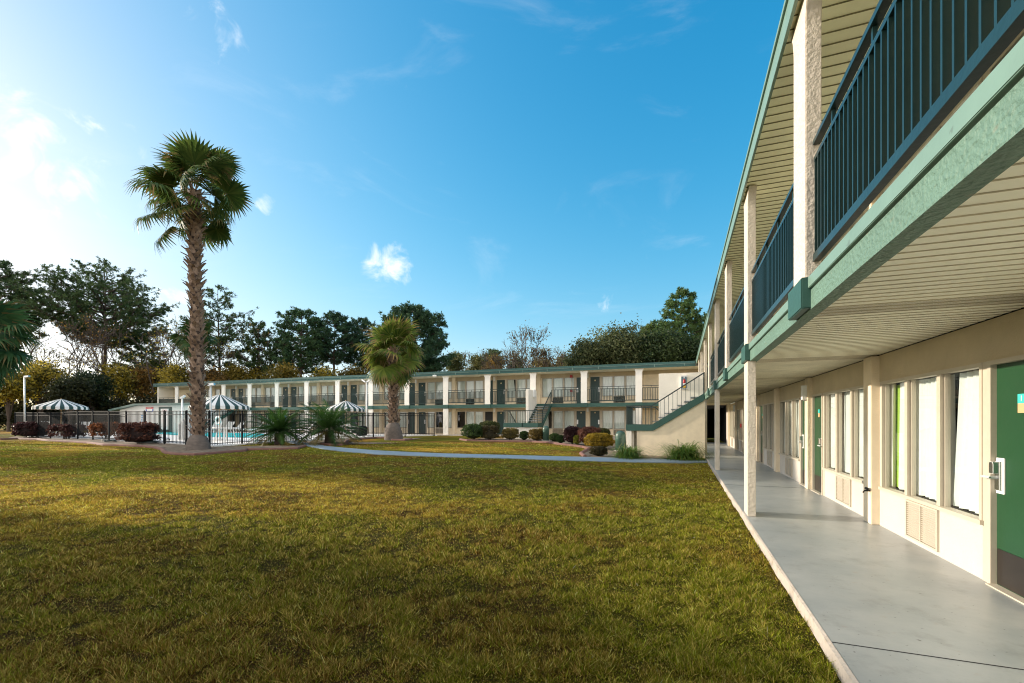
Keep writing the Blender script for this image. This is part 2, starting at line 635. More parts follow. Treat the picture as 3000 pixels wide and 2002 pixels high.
gn = N.new('ShaderNodeVectorMath'); gn.operation = 'SCALE'; gn.inputs['Scale'].default_value = 1.13
L.new(hs.outputs['Color'], gn.inputs[0])
L.new(gn.outputs['Vector'], dvd.inputs[0]); L.new(shl.outputs['Vector'], dvd.inputs[1])
mpw = N.new('ShaderNodeMapping'); mpw.inputs['Scale'].default_value = (1.0, 1.0, 2.6); mpw.inputs['Rotation'].default_value = (0.5, 0.3, 0.2)
L.new(sepd.outputs['Vector'], mpw.inputs['Vector'])
n3 = N.new('ShaderNodeTexNoise'); n3.inputs['Scale'].default_value = 3.0; n3.inputs['Detail'].default_value = 10; n3.inputs['Roughness'].default_value = 0.62; n3.inputs['Distortion'].default_value = 0.9
L.new(mpw.outputs['Vector'], n3.inputs['Vector'])
r3 = N.new('ShaderNodeMapRange'); r3.interpolation_type = 'SMOOTHSTEP'
r3.inputs['From Min'].default_value = 0.54; r3.inputs['From Max'].default_value = 0.84; r3.inputs['To Max'].default_value = 0.13
L.new(n3.outputs['Fac'], r3.inputs['Value'])
mw = N.new('ShaderNodeMath'); mw.operation = 'MAXIMUM'
L.new(cl.outputs['Result'], mw.inputs[0]); L.new(r3.outputs['Result'], mw.inputs[1])
mxc = N.new('ShaderNodeMix'); mxc.data_type = 'RGBA'
L.new(mw.outputs['Value'], mxc.inputs['Factor'])
L.new(dvd.outputs['Vector'], mxc.inputs['A'])
mxc.inputs['B'].default_value = (3.2, 3.15, 3.1, 1)
mxd = N.new('ShaderNodeMix'); mxd.data_type = 'RGBA'
L.new(m2.outputs['Value'], mxd.inputs['Factor'])
L.new(mxc.outputs['Result'], mxd.inputs['A'])
mxd.inputs['B'].default_value = (4.9, 4.6, 4.25, 1)  # brightness of the added rear clouds
L.new(mxd.outputs['Result'], bg.inputs['Color'])

sc.view_settings.view_transform = 'Standard'
sc.view_settings.look = 'None'
sc.view_settings.exposure = 1.7
sc.view_settings.gamma = 1.0
sc.render.engine = 'CYCLES'
sc.cycles.max_bounces = 8
sc.cycles.transparent_max_bounces = 12
sc.cycles.use_denoising = True
sc.cycles.filter_width = 1.1

# ---------------------------------------------------------------- polygons on the ground taken from the photo
pth_up = [(826, 1291), (900, 1300), (950, 1308), (1000, 1313.5), (1100, 1322), (1200, 1327), (1300, 1331), (1400, 1333.5), (1500, 1336), (1600, 1338.5), (1700, 1341), (1800, 1343.5), (1900, 1346), (2000, 1349), (2074, 1350.5)]
pth_lo = [(838, 1297), (890, 1306.5), (950, 1317.5), (1000, 1324), (1100, 1332.5), (1200, 1336.5), (1300, 1340.5), (1400, 1342.5), (1500, 1345), (1600, 1349), (1700, 1352), (1800, 1354.5), (1900, 1357), (2000, 1358.5), (2084, 1357)]
UP = [G(*p) for p in pth_up]
LO = [G(*p) for p in pth_lo]
UP[-1].x = LO[-1].x = 0.93
PATH_POLY = [(p.x, p.y) for p in UP] + [(p.x, p.y) for p in LO[::-1]]

edge1 = [(0, 262), (150, 258), (330, 262), (420, 275), (640, 285), (760, 292), (900, 310), (1100, 318), (1250, 325), (1340, 335), (1400, 350), (1412, 368), (1440, 382), (1520, 393), (1680, 396), (1800, 388), (1950, 375), (2100, 363)]
edge1 = [(x * .3404, 1200 + y * .3404) for x, y in edge1] + [(722, 1320), (806, 1318.5), (870, 1316.5), (893, 1309)]
edge2 = [(941, 1303), (970, 1306), (999, 1306), (1017, 1301), (1013, 1295), (1028, 1290.5), (1064, 1288), (1100, 1285), (1128, 1285), (1150, 1291), (1185, 1292), (1206, 1289)]
edge3 = [(1348.5, 1289), (1370, 1293), (1460, 1295), (1560, 1296.5), (1610, 1299), (1633, 1303), (1679, 1308), (1709, 1312), (1725, 1317), (1702, 1331), (1714, 1340)]
E1 = [G(*p) for p in edge1]
E2 = [G(*p) for p in edge2]
E3 = [G(*p) for p in edge3]
C0 = G(614, 1311)          # pool fence corner by the big palm
CL = G(44.7, 1279.5)       # its far end on the left
CR = G(1094, 1282)         # its right end near the long wing
BED1 = [(p.x, p.y) for p in E1] + [(UP[0].x, UP[0].y), (C0.x + 6.5, C0.y + 6.2), (C0.x + .2, C0.y + .3), (CL.x, CL.y)]
BED2 = [(p.x, p.y) for p in E2] + [(E2[-1].x, E2[-1].y + 1.2), (CR.x, CR.y), (C0.x * .45 + CR.x * .55, C0.y * .45 + CR.y * .55), (UP[1].x + .2, UP[1].y + .4)]
BED3 = [(p.x, p.y) for p in E3] + [(0.5, 18.6), (0.5, 23.0), (-5.0, 28.4), (-8.0, 28.4), (E3[0].x + 0.6, E3[0].y + 2.2)]


def pip(poly, x, y):
    ins = np.zeros(x.shape, bool)
    n = len(poly)
    for i in range(n):
        x0, y0 = poly[i]
        x1, y1 = poly[(i + 1) % n]
        c = ((y0 > y) != (y1 > y)) & (x < (x1 - x0) * (y - y0) / ((y1 - y0) if abs(y1 - y0) > 1e-9 else 1e-9) + x0)
        ins ^= c
    return ins


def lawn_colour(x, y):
    """turf colours: green, straw and brown patches, with foreground shade painted in"""
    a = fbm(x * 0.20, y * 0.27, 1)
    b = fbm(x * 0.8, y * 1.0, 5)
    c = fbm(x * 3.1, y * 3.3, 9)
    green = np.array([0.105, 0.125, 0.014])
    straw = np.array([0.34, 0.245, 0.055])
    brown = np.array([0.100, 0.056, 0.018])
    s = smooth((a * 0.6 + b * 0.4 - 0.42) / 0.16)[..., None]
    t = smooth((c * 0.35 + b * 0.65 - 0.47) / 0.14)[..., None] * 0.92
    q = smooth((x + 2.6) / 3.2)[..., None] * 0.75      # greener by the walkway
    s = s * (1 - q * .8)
    brown_shade = smooth((9.5 - np.hypot(x * .8 + 1, y)) / 5.5)[..., None] * .55 * (1 - q)  # browner grass near the camera, with foreground shade painted into its colour
    t = np.clip(t + brown_shade * (.45 + .75 * c[..., None]), 0, .95)
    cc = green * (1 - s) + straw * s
    return (cc * (1 - t * (1 - .6 * q)) + brown * t * (1 - .6 * q)) * np.array([1.34, 1.20, .72]) * (1 + .42 * q) * (1 - .75 * brown_shade)


# the ground sheet, finer near the camera
def axis(parts):
    return np.unique(np.concatenate([np.arange(a, b, s) for a, b, s in parts]))


gx = axis([(-700, -140, 40), (-140, -60, 5), (-60, -14, 0.6), (-14, 1.2, 0.16), (1.2, 20, 2), (20, 700, 40)])
gy = axis([(-200, -10, 20), (-10, 1, 1), (1, 15, 0.18), (15, 36, 0.4), (36, 140, 4), (140, 1200, 50)])
GX, GY = np.meshgrid(gx, gy)
GZ = ground(GX, GY)
V = np.stack([GX, GY, GZ], -1).reshape(-1, 3)
nx, ny = len(gx), len(gy)
ii = (np.arange(ny - 1)[:, None] * nx + np.arange(nx - 1)[None, :]).ravel()
Fq = np.stack([ii, ii + 1, ii + 1 + nx, ii + nx], -1)
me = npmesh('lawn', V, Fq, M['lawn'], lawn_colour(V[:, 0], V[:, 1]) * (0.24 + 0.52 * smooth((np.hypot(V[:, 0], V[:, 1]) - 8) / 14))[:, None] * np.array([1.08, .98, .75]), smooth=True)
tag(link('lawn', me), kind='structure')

# grass blades: one mass nobody could count
NB = 1450000
d = (2.2 ** 0.3 + rng.random(NB) * (26 ** 0.3 - 2.2 ** 0.3)) ** (1 / 0.3)
px = rng.uniform(-700, 2450, NB)
u = (px - CX) / F
bx = d * (FWD.x + RGT.x * u)
by = d * (FWD.y + RGT.y * u)
k = (bx < 0.925) & (by > 0.6) & ~pip(PATH_POLY, bx, by) & ~pip(BED1, bx, by) & ~pip(BED2, bx, by) & ~pip(BED3, bx, by)
k &= ~((by > C0.y) & pip([(C0.x, C0.y), (CR.x, CR.y), (-14, 40), (-70, 40), (CL.x, CL.y)], bx, by))
edge_thin = smooth((0.95 - bx) / 0.16) * (.35 + 1.1 * smooth((fbm(bx * 0 + 2.2, by * 2.3, 8) - .42) / .15)) + 0.20 + smooth((.55 - bx) / .3)
k &= rng.random(NB) < edge_thin
d, bx, by = d[k], bx[k], by[k]
n = len(d)
wid = (0.0009 + 0.00066 * d) * rng.uniform(0.7, 1.4, n)
clump = smooth((fbm(bx * 7.0, by * 7.0, 33, 3) - 0.36) / 0.3)
hgt = rng.uniform(0.014, 0.044, n) * (0.35 + 0.95 * clump) * (0.75 + 0.9 * fbm(bx * 1.3, by * 1.3, 21)) * np.clip(1.15 - d * .03, .55, 1)
tall = rng.random(n) < 0.01
hgt[tall] *= 1.9
ang = rng.uniform(0, 2 * PI, n)
lean = rng.uniform(0.1, 1.7, n) * hgt
la = rng.uniform(0, 2 * PI, n)
bz = ground(bx, by) - 0.004
b0 = np.stack([bx - wid * np.cos(ang), by - wid * np.sin(ang), bz], -1)
b1 = np.stack([bx + wid * np.cos(ang), by + wid * np.sin(ang), bz], -1)
tp = np.stack([bx + lean * np.cos(la), by + lean * np.sin(la), bz + hgt], -1)
V = np.stack([b0, b1, tp], 1).reshape(-1, 3)
Fq = np.arange(n * 3).reshape(-1, 3)
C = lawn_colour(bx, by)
rv = rng.random(n)
gr = np.array([0.125, 0.165, 0.010]); st = np.array([0.52, 0.38, 0.11])
mixr = rng.random(n)[:, None]
C = np.where((rv < 0.30)[:, None], C * 0.35 + gr * 0.65, C)
C = np.where((rv > 0.68)[:, None], C * 0.35 + st * 0.65, C)
C = np.minimum(C * np.exp(rng.normal(size=n) * .55)[:, None] * 1.05, .75)
C[tall] = gr * 1.5
me = npmesh('grass', V, Fq, M['blade'], np.repeat(C, 3, 0))
tag(link('grass', me), 'short patchy green and straw coloured grass covering the lawn', 'grass', kind='stuff')


# ---------------------------------------------------------------- path, beds, edging, pool
def drape(name, poly, dz, matl, kind='structure', res=0.5, thick=0.0):
    xs, ys = [p[0] for p in poly], [p[1] for p in poly]
    import bmesh
    from mathutils.geometry import tessellate_polygon
    bm = bmesh.new()
    # densify the outline
    pts = []
    for i in range(len(poly)):
        a, b = Vector(poly[i]), Vector(poly[(i + 1) % len(poly)])
        nseg = max(1, int((b - a).length / 1.2))
        for q in range(nseg):
            pts.append(a.lerp(b, q / nseg))
    vs = [bm.verts.new((p.x, p.y, 0)) for p in pts]
    for t in tessellate_polygon([[Vector((p.x, p.y, 0)) for p in pts]]):
        try:
            bm.faces.new([vs[i] for i in t])
        except ValueError:
            pass
    for _ in range(3):
        long = [e for e in bm.edges if e.calc_length() > 1.6]
        if not long:
            break
        bmesh.ops.subdivide_edges(bm, edges=long, cuts=1, use_grid_fill=False)
        bmesh.ops.triangulate(bm, faces=bm.faces)
    for v in bm.verts:
        v.co.z = gz(v.co.x, v.co.y) + dz
    if thick:
        ex = bmesh.ops.extrude_face_region(bm, geom=list(bm.faces))
        for g in ex['geom']:
            if isinstance(g, bmesh.types.BMVert):
                g.co.z -= thick
    bmesh.ops.recalc_face_normals(bm, faces=bm.faces)
    me = bpy.data.meshes.new(name)
    bm.to_mesh(me)
    bm.free()
    me.materials.append(matl)
    return tag(link(name, me), kind=kind)


drape('path', PATH_POLY, 0.035, M['path'], thick=0.12)
drape('flower_bed', BED1, 0.022, M['mulch'])
drape('flower_bed', BED2, 0.022, M['mulch'])
drape('flower_bed', BED3, 0.022, M['mulch'])


def edging(name, pts, label):
    root = None
    P = []
    for i in range(len(pts) - 1):
        a, b = pts[i], pts[i + 1]
        nseg = max(1, int((b - a).length / 0.5))
        for q in range(nseg):
            p = a.lerp(b, q / nseg)
            P.append(Vector((p.x, p.y, gz(p.x, p.y))))
    P.append(pts[-1])
    mb = MB()
    prof = [(-0.09, -0.05), (-0.08, 0.06), (-0.03, 0.10), (0.03, 0.10), (0.08, 0.06), (0.09, -0.05)]
    vs, fs = [], []
    for i, p in enumerate(P):
        t = (P[min(i + 1, len(P) - 1)] - P[max(i - 1, 0)])
        t.z = 0
        t.normalize()
        s = Vector((-t.y, t.x, 0))
        for a, z in prof:
            vs.append(p + s * a + Vector((0, 0, z)))
    k = len(prof)
    for i in range(len(P) - 1):
        for j in range(k - 1):
            fs.append((i * k + j, i * k + j + 1, (i + 1) * k + j + 1, (i + 1) * k + j))
    fs.append(tuple(range(k)))
    fs.append(tuple((len(P) - 1) * k + j for j in range(k)))
    mb.add(vs, fs)
    return tag(mb.build(name, M['edging'], smooth=False), label, 'edging')


edging('bed_edging', E1, 'long red edging winding past the purple shrubs and tall palm')
edging('bed_edging', E2, 'red edging round the mulch of the shorter palm and the sago beside it')
edging('bed_edging', E3, 'red edging in front of the clipped golden and purple shrubs')

DECKZ = 0.36
n1_, n2_ = (C0.x + 0.12, C0.y + 0.14), (CR.x - 0.15, CR.y + 0.1)
POOL_IN = [n1_, n2_, (-17.5, 30.6), (-47, 30.6), (-52, 24.0), (CL.x + 0.3, CL.y + 0.35)]


def level(px, py, z):
    r = ray(px, py)
    dd = (z - EYE) / r.z
    return Vector((0, 0, EYE)) + r * dd


wpx = [(432, 1268.5), (520, 1267.5), (620, 1270), (752, 1272), (800, 1278), (742, 1286), (640, 1284), (540, 1279.5), (480, 1276), (434, 1274.5)]
wpts = [level(a, b, DECKZ - 0.05) for a, b in wpx]
drape('pool_deck', POOL_IN, 0.07, M['deckpool'], thick=0.14)
mb = MB()
mb.add([(p.x, p.y, gz(p.x, p.y) + 0.085) for p in wpts], [tuple(range(len(wpts)))])
tag(mb.build('pool_water', M['water']), kind='structure')

# ---------------------------------------------------------------- shared facade pieces (local: x along wall, y outward, z up)
WW, WH = 2.2, 1.52


def window_meshes(h):
    fr = MB()
    b = 0.04
    for x0, x1 in ((0, b), (WW - b, WW), (WW / 3 - .035, WW / 3 + .035), (2 * WW / 3 - .035, 2 * WW / 3 + .035)):
        fr.box(x0, -.07, b, x1, .012, h - b)
    fr.box(0, -.07, h - b, WW, .014, h)
    fr.box(-.02, -.07, 0, WW + .02, .035, b)
    for i in range(3):                                    # inner sashes
        x0 = i * WW / 3 + .05
        x1 = (i + 1) * WW / 3 - .05
        for a, c in ((x0, x0 + .012), (x1 - .012, x1)):
            fr.box(a, -.066, b + .002, c, -.02, h - b - .002)
    gl = MB()
    for i in range(3):
        x0 = i * WW / 3 + .03
        x1 = (i + 1) * WW / 3 - .03
        gl.add([(x0, -.045, b), (x1, -.045, b), (x1, -.045, h - b), (x0, -.045, h - b)], [(0, 1, 2, 3)])
    return fr.mesh('window_frame', M['trim']), gl.mesh('glass', M['glass'])


def curtain_mesh(h, spans, seed):
    """spans: (top start, top end, bottom start, bottom end) along the window"""
    r = random.Random(seed)
    mb = MB()
    for ts, te, bs, be in spans:
        n = max(6, int((te - ts) * 46))
        rows = 5
        vs, fs = [], []
        ph, fq = r.random() * 6, r.uniform(52, 66)
        for j in range(rows + 1):
            t = j / rows
            for i in range(n + 1):
                q = i / n
                x = (ts + (te - ts) * q) * t + (bs + (be - bs) * q) * (1 - t)
                y = -.115 + .028 * math.sin(fq * (ts + (te - ts) * q) + ph) * (0.65 + 0.35 * (1 - t)) + .010 * math.sin(21 * q + ph * 2 + t)
                vs.append((x, y, .055 + (h - .10) * t))
        for j in range(rows):
            for i in range(n):
                a = j * (n + 1) + i
                fs.append((a, a + 1, a + n + 2, a + n + 1))
        mb.add(vs, fs)
    return mb.mesh('curtain', M['curtain'], smooth=True)


CURT = {}


def curtains(h):
    if h not in CURT:
        w3 = WW / 3
        CURT[h] = [curtain_mesh(h, s, i) for i, s in enumerate([
            [(-.06, WW + .08, -.06, WW + .08)],
            [(.03, w3 * 2 - .02, .03, w3 * 2 - .02), (w3 * 2 + .22, WW - .03, w3 * 2 + .10, WW - .03)],
            [(.30, WW - .03, .18, WW - .03)],
            [(.03, w3 + .05, .03, w3 + .05), (w3 * 2, WW - .03, w3 * 2, WW - .03)],
            [(.03, w3 * 2, .03, w3 * 2)],
            [(.03, w3 * 2 + .1, .03, w3 * 2 - .06), (w3 * 2 + .32, WW - .03, w3 * 2 + .28, WW - .03)],
            [(w3 + .02, WW - .03, w3 + .02, WW - .03)],
            [(-.06, w3 - .17, -.06, w3 - .05), (w3 - .01, 1.95, w3 - .03, 1.98), (2.06, 2.28, 2.09, 2.28)],
            [(-.06, w3 * 2 + .02, -.06, w3 * 2 + .0), (w3 * 2 + .16, WW + .08, w3 * 2 + .04, WW + .08)],
            [(.12, WW + .08, .02, WW + .08)],
        ])]
    return CURT[h]


DW = 0.74


def door_meshes(h, dm):
    sl = MB()
    sl.box(.035, -.07, .012, DW - .035, -.03, h - .04)
    fr = MB()
    fr.box(-.015, -.09, 0, .035, .015, h)
    fr.box(DW - .035, -.09, 0, DW + .015, .015, h)
    fr.box(.035, -.09, h - .04, DW - .035, .015, h)
    fr.box(.035, -.09, -.005, DW - .035, .05, .012)
    kp = MB()
    kp.box(.05, -.03, .02, DW - .05, -.024, .34)
    return sl.mesh('door', dm), fr.mesh('door_frame', M['trim']), kp.mesh('kick_plate', M['kick'])


def handle_mesh():
    mb = MB()
    mb.box(-.055, -.03, .84, .055, -.018, 1.16, 0)         # backing plate
    mb.box(-.033, -.018, .87, .033, .004, 1.13, 1)         # escutcheon
    mb.prism([(-.03, 1.02), (.03, 1.02), (.03, 1.10), (.022, 1.125), (-.022, 1.125), (-.03, 1.10)], 'y', .004, .045, 1)
    mb.tube([(0, 0, .985), (0, .06, .985)], .015, 8, 1)
    mb.tube([(.02, .06, .985), (-.06, .062, .985), (-.125, .055, .98)], [.011, .012, .010], 8, 1)
    return mb.mesh('handle', [M['plastic_white'], M['chrome']], bevel=0.003)


HANDLE = handle_mesh()
plate = MB()
plate.box(-.05, -.03, 1.64, .05, -.022, 1.72, 0)
plate.box(-.05, -.03, 1.56, .05, -.023, 1.64, 1)
PLATE = plate.mesh('number_plate', [M['teal_tag'], M['peach']])
plate2 = MB()
plate2.box(-.05, -.03, 1.58, .05, -.022, 1.63, 0)
plate2.box(-.035, -.03, 1.63, .035, -.023, 1.68, 0)
PLATE_FAR = plate2.mesh('number_plate', [mat('pale_gold_plate', (0.65, 0.55, 0.30), 0.4), M['peach']])


def grille_mesh():
    mb = MB()
    w_, h_ = .72, .44
    mb.box(0, -.05, 0, w_, -.002, h_, 1)
    for x0, x1 in ((0, .025), (w_ - .025, w_), (w_ / 2 - .008, w_ / 2 + .008)):
        mb.box(x0, -.002, 0, x1, .022, h_)
    mb.box(0.025, -.002, h_ - .02, w_ - .025, .022, h_)
    mb.box(0.025, -.002, 0, w_ - .025, .022, .02)
    for i in range(17):
        z = .035 + i * .0235
        mb.add([(.025, .020, z), (w_ - .025, .020, z), (w_ - .025, .004, z + .009), (.025, .004, z + .009), (.025, .016, z - .004), (w_ - .025, .016, z - .004), (w_ - .025, .000, z + .005), (.025, .000, z + .005)],
               [(0, 1, 2, 3), (7, 6, 5, 4), (0, 4, 5, 1), (2, 6, 7, 3)])
    return mb.mesh('air_conditioner_grille', [M['trim'], M['dark']])


GRILLE = grille_mesh()
GRILLE_DARK = GRILLE.copy()
GRILLE_DARK.materials[0] = mat('grey_green_grille', (0.10, 0.115, 0.10), 0.5, 0.1, 4.0)
lm = MB()
lm.box(-.07, 0, 0, .07, .085, .30, 0)
lm.box(-.075, 0, .30, .075, .09, .315, 0)
lm.box(-.02, 0, -.02, .02, .05, 0, 1)
LAMP = lm.mesh('wall_lamp', [M['plastic_white'], M['dark']], bevel=.006)


def facade(root, O, rz, centres, typeA0, fz, sill, head, ceil, doorm, far, curt, skip=(), lamps=True, wallm=None, umin=None, umax=None, door_open=()):
    """one storey of rooms. centres: pilaster positions along x; typeA0: is the first one between two windows"""
    rot = Matrix.Rotation(rz, 4, 'Z')
    O = Vector(O)

    def put(name, me, parent, x, y, z, sx=1, sz=1, flip=False):
        p = O + rot @ Vector((x, y, z))
        o = link(name, me, parent, p, rz, (sx, 1, sz) if (sx != 1 or sz != 1) else None)
        return o
    h = round(head - sill, 3)
    fm, gm = window_meshes(h)
    dh = round(head - fz, 3)
    dm, dfm, km = door_meshes(dh, doorm)
    cm = curtains(h)
    wb = MB()
    T = .16
    umin = centres[0] if umin is None else umin
    umax = centres[-1] if umax is None else umax
    wb.box(umin, -T, head, umax, 0, ceil, 3)
    wb.box(umin, -1.5, fz - .02, umax, -1.45, ceil, 1)                # dark rooms behind the glass
    wb.box(umin, -1.45, fz - .06, umax, -T, fz - .02, 1)
    wb.box(umin, -1.45, ceil - .02, umax, -T, ceil + .02, 1)
    wb.box(umin, -1.45, fz - .02, umin + .05, -T, ceil, 1)
    wb.box(umax - .05, -1.45, fz - .02, umax, -T, ceil, 1)
    if umin < centres[0]:
        wb.box(umin, -T, fz, centres[0] - .1, 0, head, 0)
    if umax > centres[-1]:
        wb.box(centres[-1] + .1, -T, fz, umax, 0, head, 0)
    for i, c in enumerate(centres):
        A = (i % 2 == 0) == typeA0
        hw, pr = (.15, .10) if A else (.13, .09)
        pm = MB()
        pm.box(c - hw, -T, fz, c + hw, pr, ceil - .004)
        p = pm.mesh('pilaster', M['wall'] if A else M['wall_rough'], bevel=.008)
        put('pilaster', p, root, 0, 0, 0)
        if lamps and not A:
            put('wall_lamp', LAMP, root, c, pr, head - .10)
    ci = 0
    for i in range(len(centres) - 1):
        a, b = centres[i], centres[i + 1]
        A = (i % 2 == 0) == typeA0
        if i in skip:
            wb.box(a + .12, -T, fz, b - .12, 0, head, 0)
            continue
        Lh = b - a
        ww = Lh - 1.20
        if A:
            x0 = a + .22
            xd = x0 + ww + .10
        else:
            x0 = b - .22 - ww
            xd = x0 - .10 - DW
        s = ww / WW
        wb.box(x0 - .02, -T, fz, x0 + ww + .02, -.002, sill, 0)
        for e0, e1 in ((a + .10, min(x0, xd)), (max(x0 + ww, xd + DW), b - .10)):
            if e1 > e0:
                wb.box(e0, -T, fz, e1, -.004, head, 0)
        g0, g1 = (x0 + ww, xd) if A else (xd + DW, x0)
        wb.box(g0, -T, fz, g1, .004, head, 2)
        wo = put('window', fm, root, x0, 0, sill, s)
        g = link('glass', gm, wo)
        v = curt[i % len(curt)]
        if v is not None:
            link('curtain', cm[v % len(cm)], wo)
        dk = put('door', dm, root, xd, 0, fz)
        link('door_frame', dfm, dk)
        if (i in door_open):
            dk.data = dm.copy()
            dk.data.materials[0] = M['dark']
        else:
            link('kick_plate', km, dk) if not far else None
            hx = (.10 if A else DW - .10)
            ho = link('handle', HANDLE, dk, (hx, 0, 0))
            if not A:
                ho.scale = (-1, 1, 1)
            link('number_plate', PLATE_FAR if far else PLATE, dk, (DW / 2, 0, (0.05 if far else 0)))
        gx_ = x0 + ww * .5 - .36 * s
        put('air_conditioner_grille', GRILLE_DARK if (far and fz > 1) else GRILLE, root, gx_, 0, fz + .05, s, (sill - fz - .06) / .44)
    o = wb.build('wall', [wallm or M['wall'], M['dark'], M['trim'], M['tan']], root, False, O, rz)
    return o


def fin_mesh(z0, z1, flare=True, w_=.215, t=.115, matl=None):
    """fin-like column: local x along the facade, y outward thickness"""
    if flare:
        prof = [(-w_, z0), (w_, z0), (w_, z1 - .26), (w_ + .012, z1 - .19), (w_ + .045, z1 - .09), (w_ + .10, z1 - .03), (w_ + .11, z1)]
        prof += [(-x, z) for x, z in prof[::-1] if z > z0]
        prof = [(-w_, z0)] + [(w_, z0)] + prof[2:]
    else:
        prof = [(-w_, z0), (w_, z0), (w_, z1), (-w_, z1)]
    mb = MB()
    mb.prism(prof, 'y', -t / 2, t / 2)
    return mb.mesh('column', matl or M['post'], bevel=.006)


def railing_mesh(length, zb, step=.088, bar=.008):
    mb = MB()
    mb.box(0, -.025, zb + .13, length, .025, zb + .19)
    mb.box(0, -.02, zb + .955, length, .02, zb + .99)
    mb.box(0, -.026, zb + 1.095, length, .026, zb + 1.13)
    n = int(length / step)
    for i in range(n + 1):
        x = (length - n * step) / 2 + i * step
        mb.box(x - bar, -.019, zb + .19, x + bar, .019, zb + .955)
    for x in np.arange(.35, length - .1, .75):
        mb.box(x - .012, -.012, zb + .99, x + .012, .012, zb + 1.095)
    return mb.mesh('railing', M['rail'])


def soffit_mesh(x0, x1, y0, y1, z, step, matl, vent_at=(), lip=.012):
    """lapped boards: each board leans a little, and dark shade lines are painted on the ledges (local x along, y across)"""
    mb = MB()
    x = x0
    while x < x1:
        xe = min(x + step, x1)
        vent = any(abs(x - v) < .22 for v in vent_at)
        k = 1 if vent else 0
        mb.add([(x, y0, z - lip), (xe - .003, y0, z + .003), (xe - .003, y1, z + .003), (x, y1, z - lip)], [(0, 1, 2, 3)], k)
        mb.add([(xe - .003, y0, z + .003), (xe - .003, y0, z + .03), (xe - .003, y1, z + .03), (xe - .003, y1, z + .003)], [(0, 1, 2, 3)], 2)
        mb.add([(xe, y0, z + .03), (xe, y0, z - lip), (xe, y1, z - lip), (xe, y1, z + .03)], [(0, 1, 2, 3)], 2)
        x = xe
    return mb


def ventmat(base):
    m = mat('perforated_vent_strip', base, 0.55, 0.05)
    N, L = m.node_tree.nodes, m.node_tree.links
    tc = N.new('ShaderNodeTexCoord')
    vo = N.new('ShaderNodeTexVoronoi')
    vo.inputs['Scale'].default_value = 42
    vo.inputs['Randomness'].default_value = 0.0
    L.new(tc.outputs['Object'], vo.inputs['Vector'])
    r = N.new('ShaderNodeMapRange')
    r.inputs['From Min'].default_value = 0.25
    r.inputs['From Max'].default_value = 0.34
    L.new(vo.outputs['Distance'], r.inputs['Value'])
    mx = N.new('ShaderNodeMix')
    mx.data_type = 'RGBA'
    b = N['Principled BSDF']
    old = b.inputs['Base Color'].links[0].from_socket
    mx.inputs['A'].default_value = (0.12, 0.10, 0.07, 1)
    L.new(old, mx.inputs['B'])
    L.new(r.outputs['Result'], mx.inputs['Factor'])
    L.new(mx.outputs['Result'], b.inputs['Base Color'])
    return m


M['seam'] = mat('shade_board_seam', (0.62, 0.55, 0.41), 0.8, 0.25, 2.0)  # groove shade between the boards, painted as a darker lip colour
M['seam_up'] = mat('shade_olive_board_seam', (0.26, 0.24, 0.13), 0.8, 0.25, 2.0)  # same painted groove shade for the upper soffit
M['vent'] = ventmat((0.62, 0.56, 0.43))

# ---------------------------------------------------------------- near wing
Y0N, Y1N = -3.0, 31.3
WX = 2.657
near = thing('motel_building', 'near two storey motel wing with tall fin posts over a grey walkway', 'building', (WX, 0, 0))


def nl(x, y, z=0):          # world -> child of the near wing
    return (x - WX, y, z)


PC = [8.05 + 3.5 * k for k in range(-3, 7)]       # post and pilaster centres along Y
rzN = R(90)
cen = PC

upc = [0, 1, 0, 5, 0, 1, 0, 1, 0]
# type A (between two windows) at k even -> index of k=-3 is B
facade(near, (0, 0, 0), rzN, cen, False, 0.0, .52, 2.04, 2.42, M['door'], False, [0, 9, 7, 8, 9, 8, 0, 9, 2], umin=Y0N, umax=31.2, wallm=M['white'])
facade(near, (0, 0, 0), rzN, cen, False, 2.69, 3.21, 4.73, 5.10, M['door'], False, upc, umin=Y0N, umax=31.2, wallm=M['wall'])
# lime cloth beside the curtain of the window nearest the camera
mb = MB()
mb.add([(0, 0, 0), (0, .16, 0), (0, .16, 1.40), (0, 0, 1.40)], [(0, 1, 2, 3)])
lo_ = mb.build('curtain', M['lime'], near, loc=nl(WX + .135, 7.62, .58))
tag(lo_, 'narrow lime green curtain strip')

for i, yc in enumerate([y + .07 for y in PC[1:]]):
    k = i - 2
    me = fin_mesh(2.685, 5.095)
    link('column', me, near, nl(1.032, yc), rzN)
    bl = MB()
    bl.box(.935, yc - .25, 2.425, 1.115, yc + .25, 2.684)
    o = bl.mesh('column_base', M['green'], bevel=.008)
    link('column_base', o, near, nl(0, 0))
    if k % 2 == 0:
        link('column', fin_mesh(.0, 2.424, False), near, nl(1.032, yc), rzN)
# upper deck: slab, stucco beam, metal trim
dk = MB()
dk.box(1.03, Y0N, 2.50, WX - .002, Y1N, 2.66, 0)
dk.box(1.04, Y0N, 2.661, 1.09, Y1N, 2.676, 1)
dk.box(1.092, Y0N, 2.661, WX - .002, Y1N, 2.672, 2)
dk.build('deck', [M['white'], M['carpet'], M['concrete']], near, loc=nl(0, 0))
bmz = MB()
bmz.box(1.005, Y0N, 2.415, 1.115, Y1N, 2.574)
bmz.build('beam', M['mint'], near, loc=nl(0, 0))
tr = MB()
tr.box(.985, Y0N, 2.588, 1.028, Y1N, 2.682)
tr.build('deck_trim', M['mint_trim'], near, loc=nl(0, 0), bevel=.004)
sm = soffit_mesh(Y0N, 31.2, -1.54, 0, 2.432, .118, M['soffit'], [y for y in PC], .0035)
o = link('soffit', sm.mesh('soffit', [M['soffit'], M['vent'], M['seam']]), near, nl(1.116, 0), rzN)
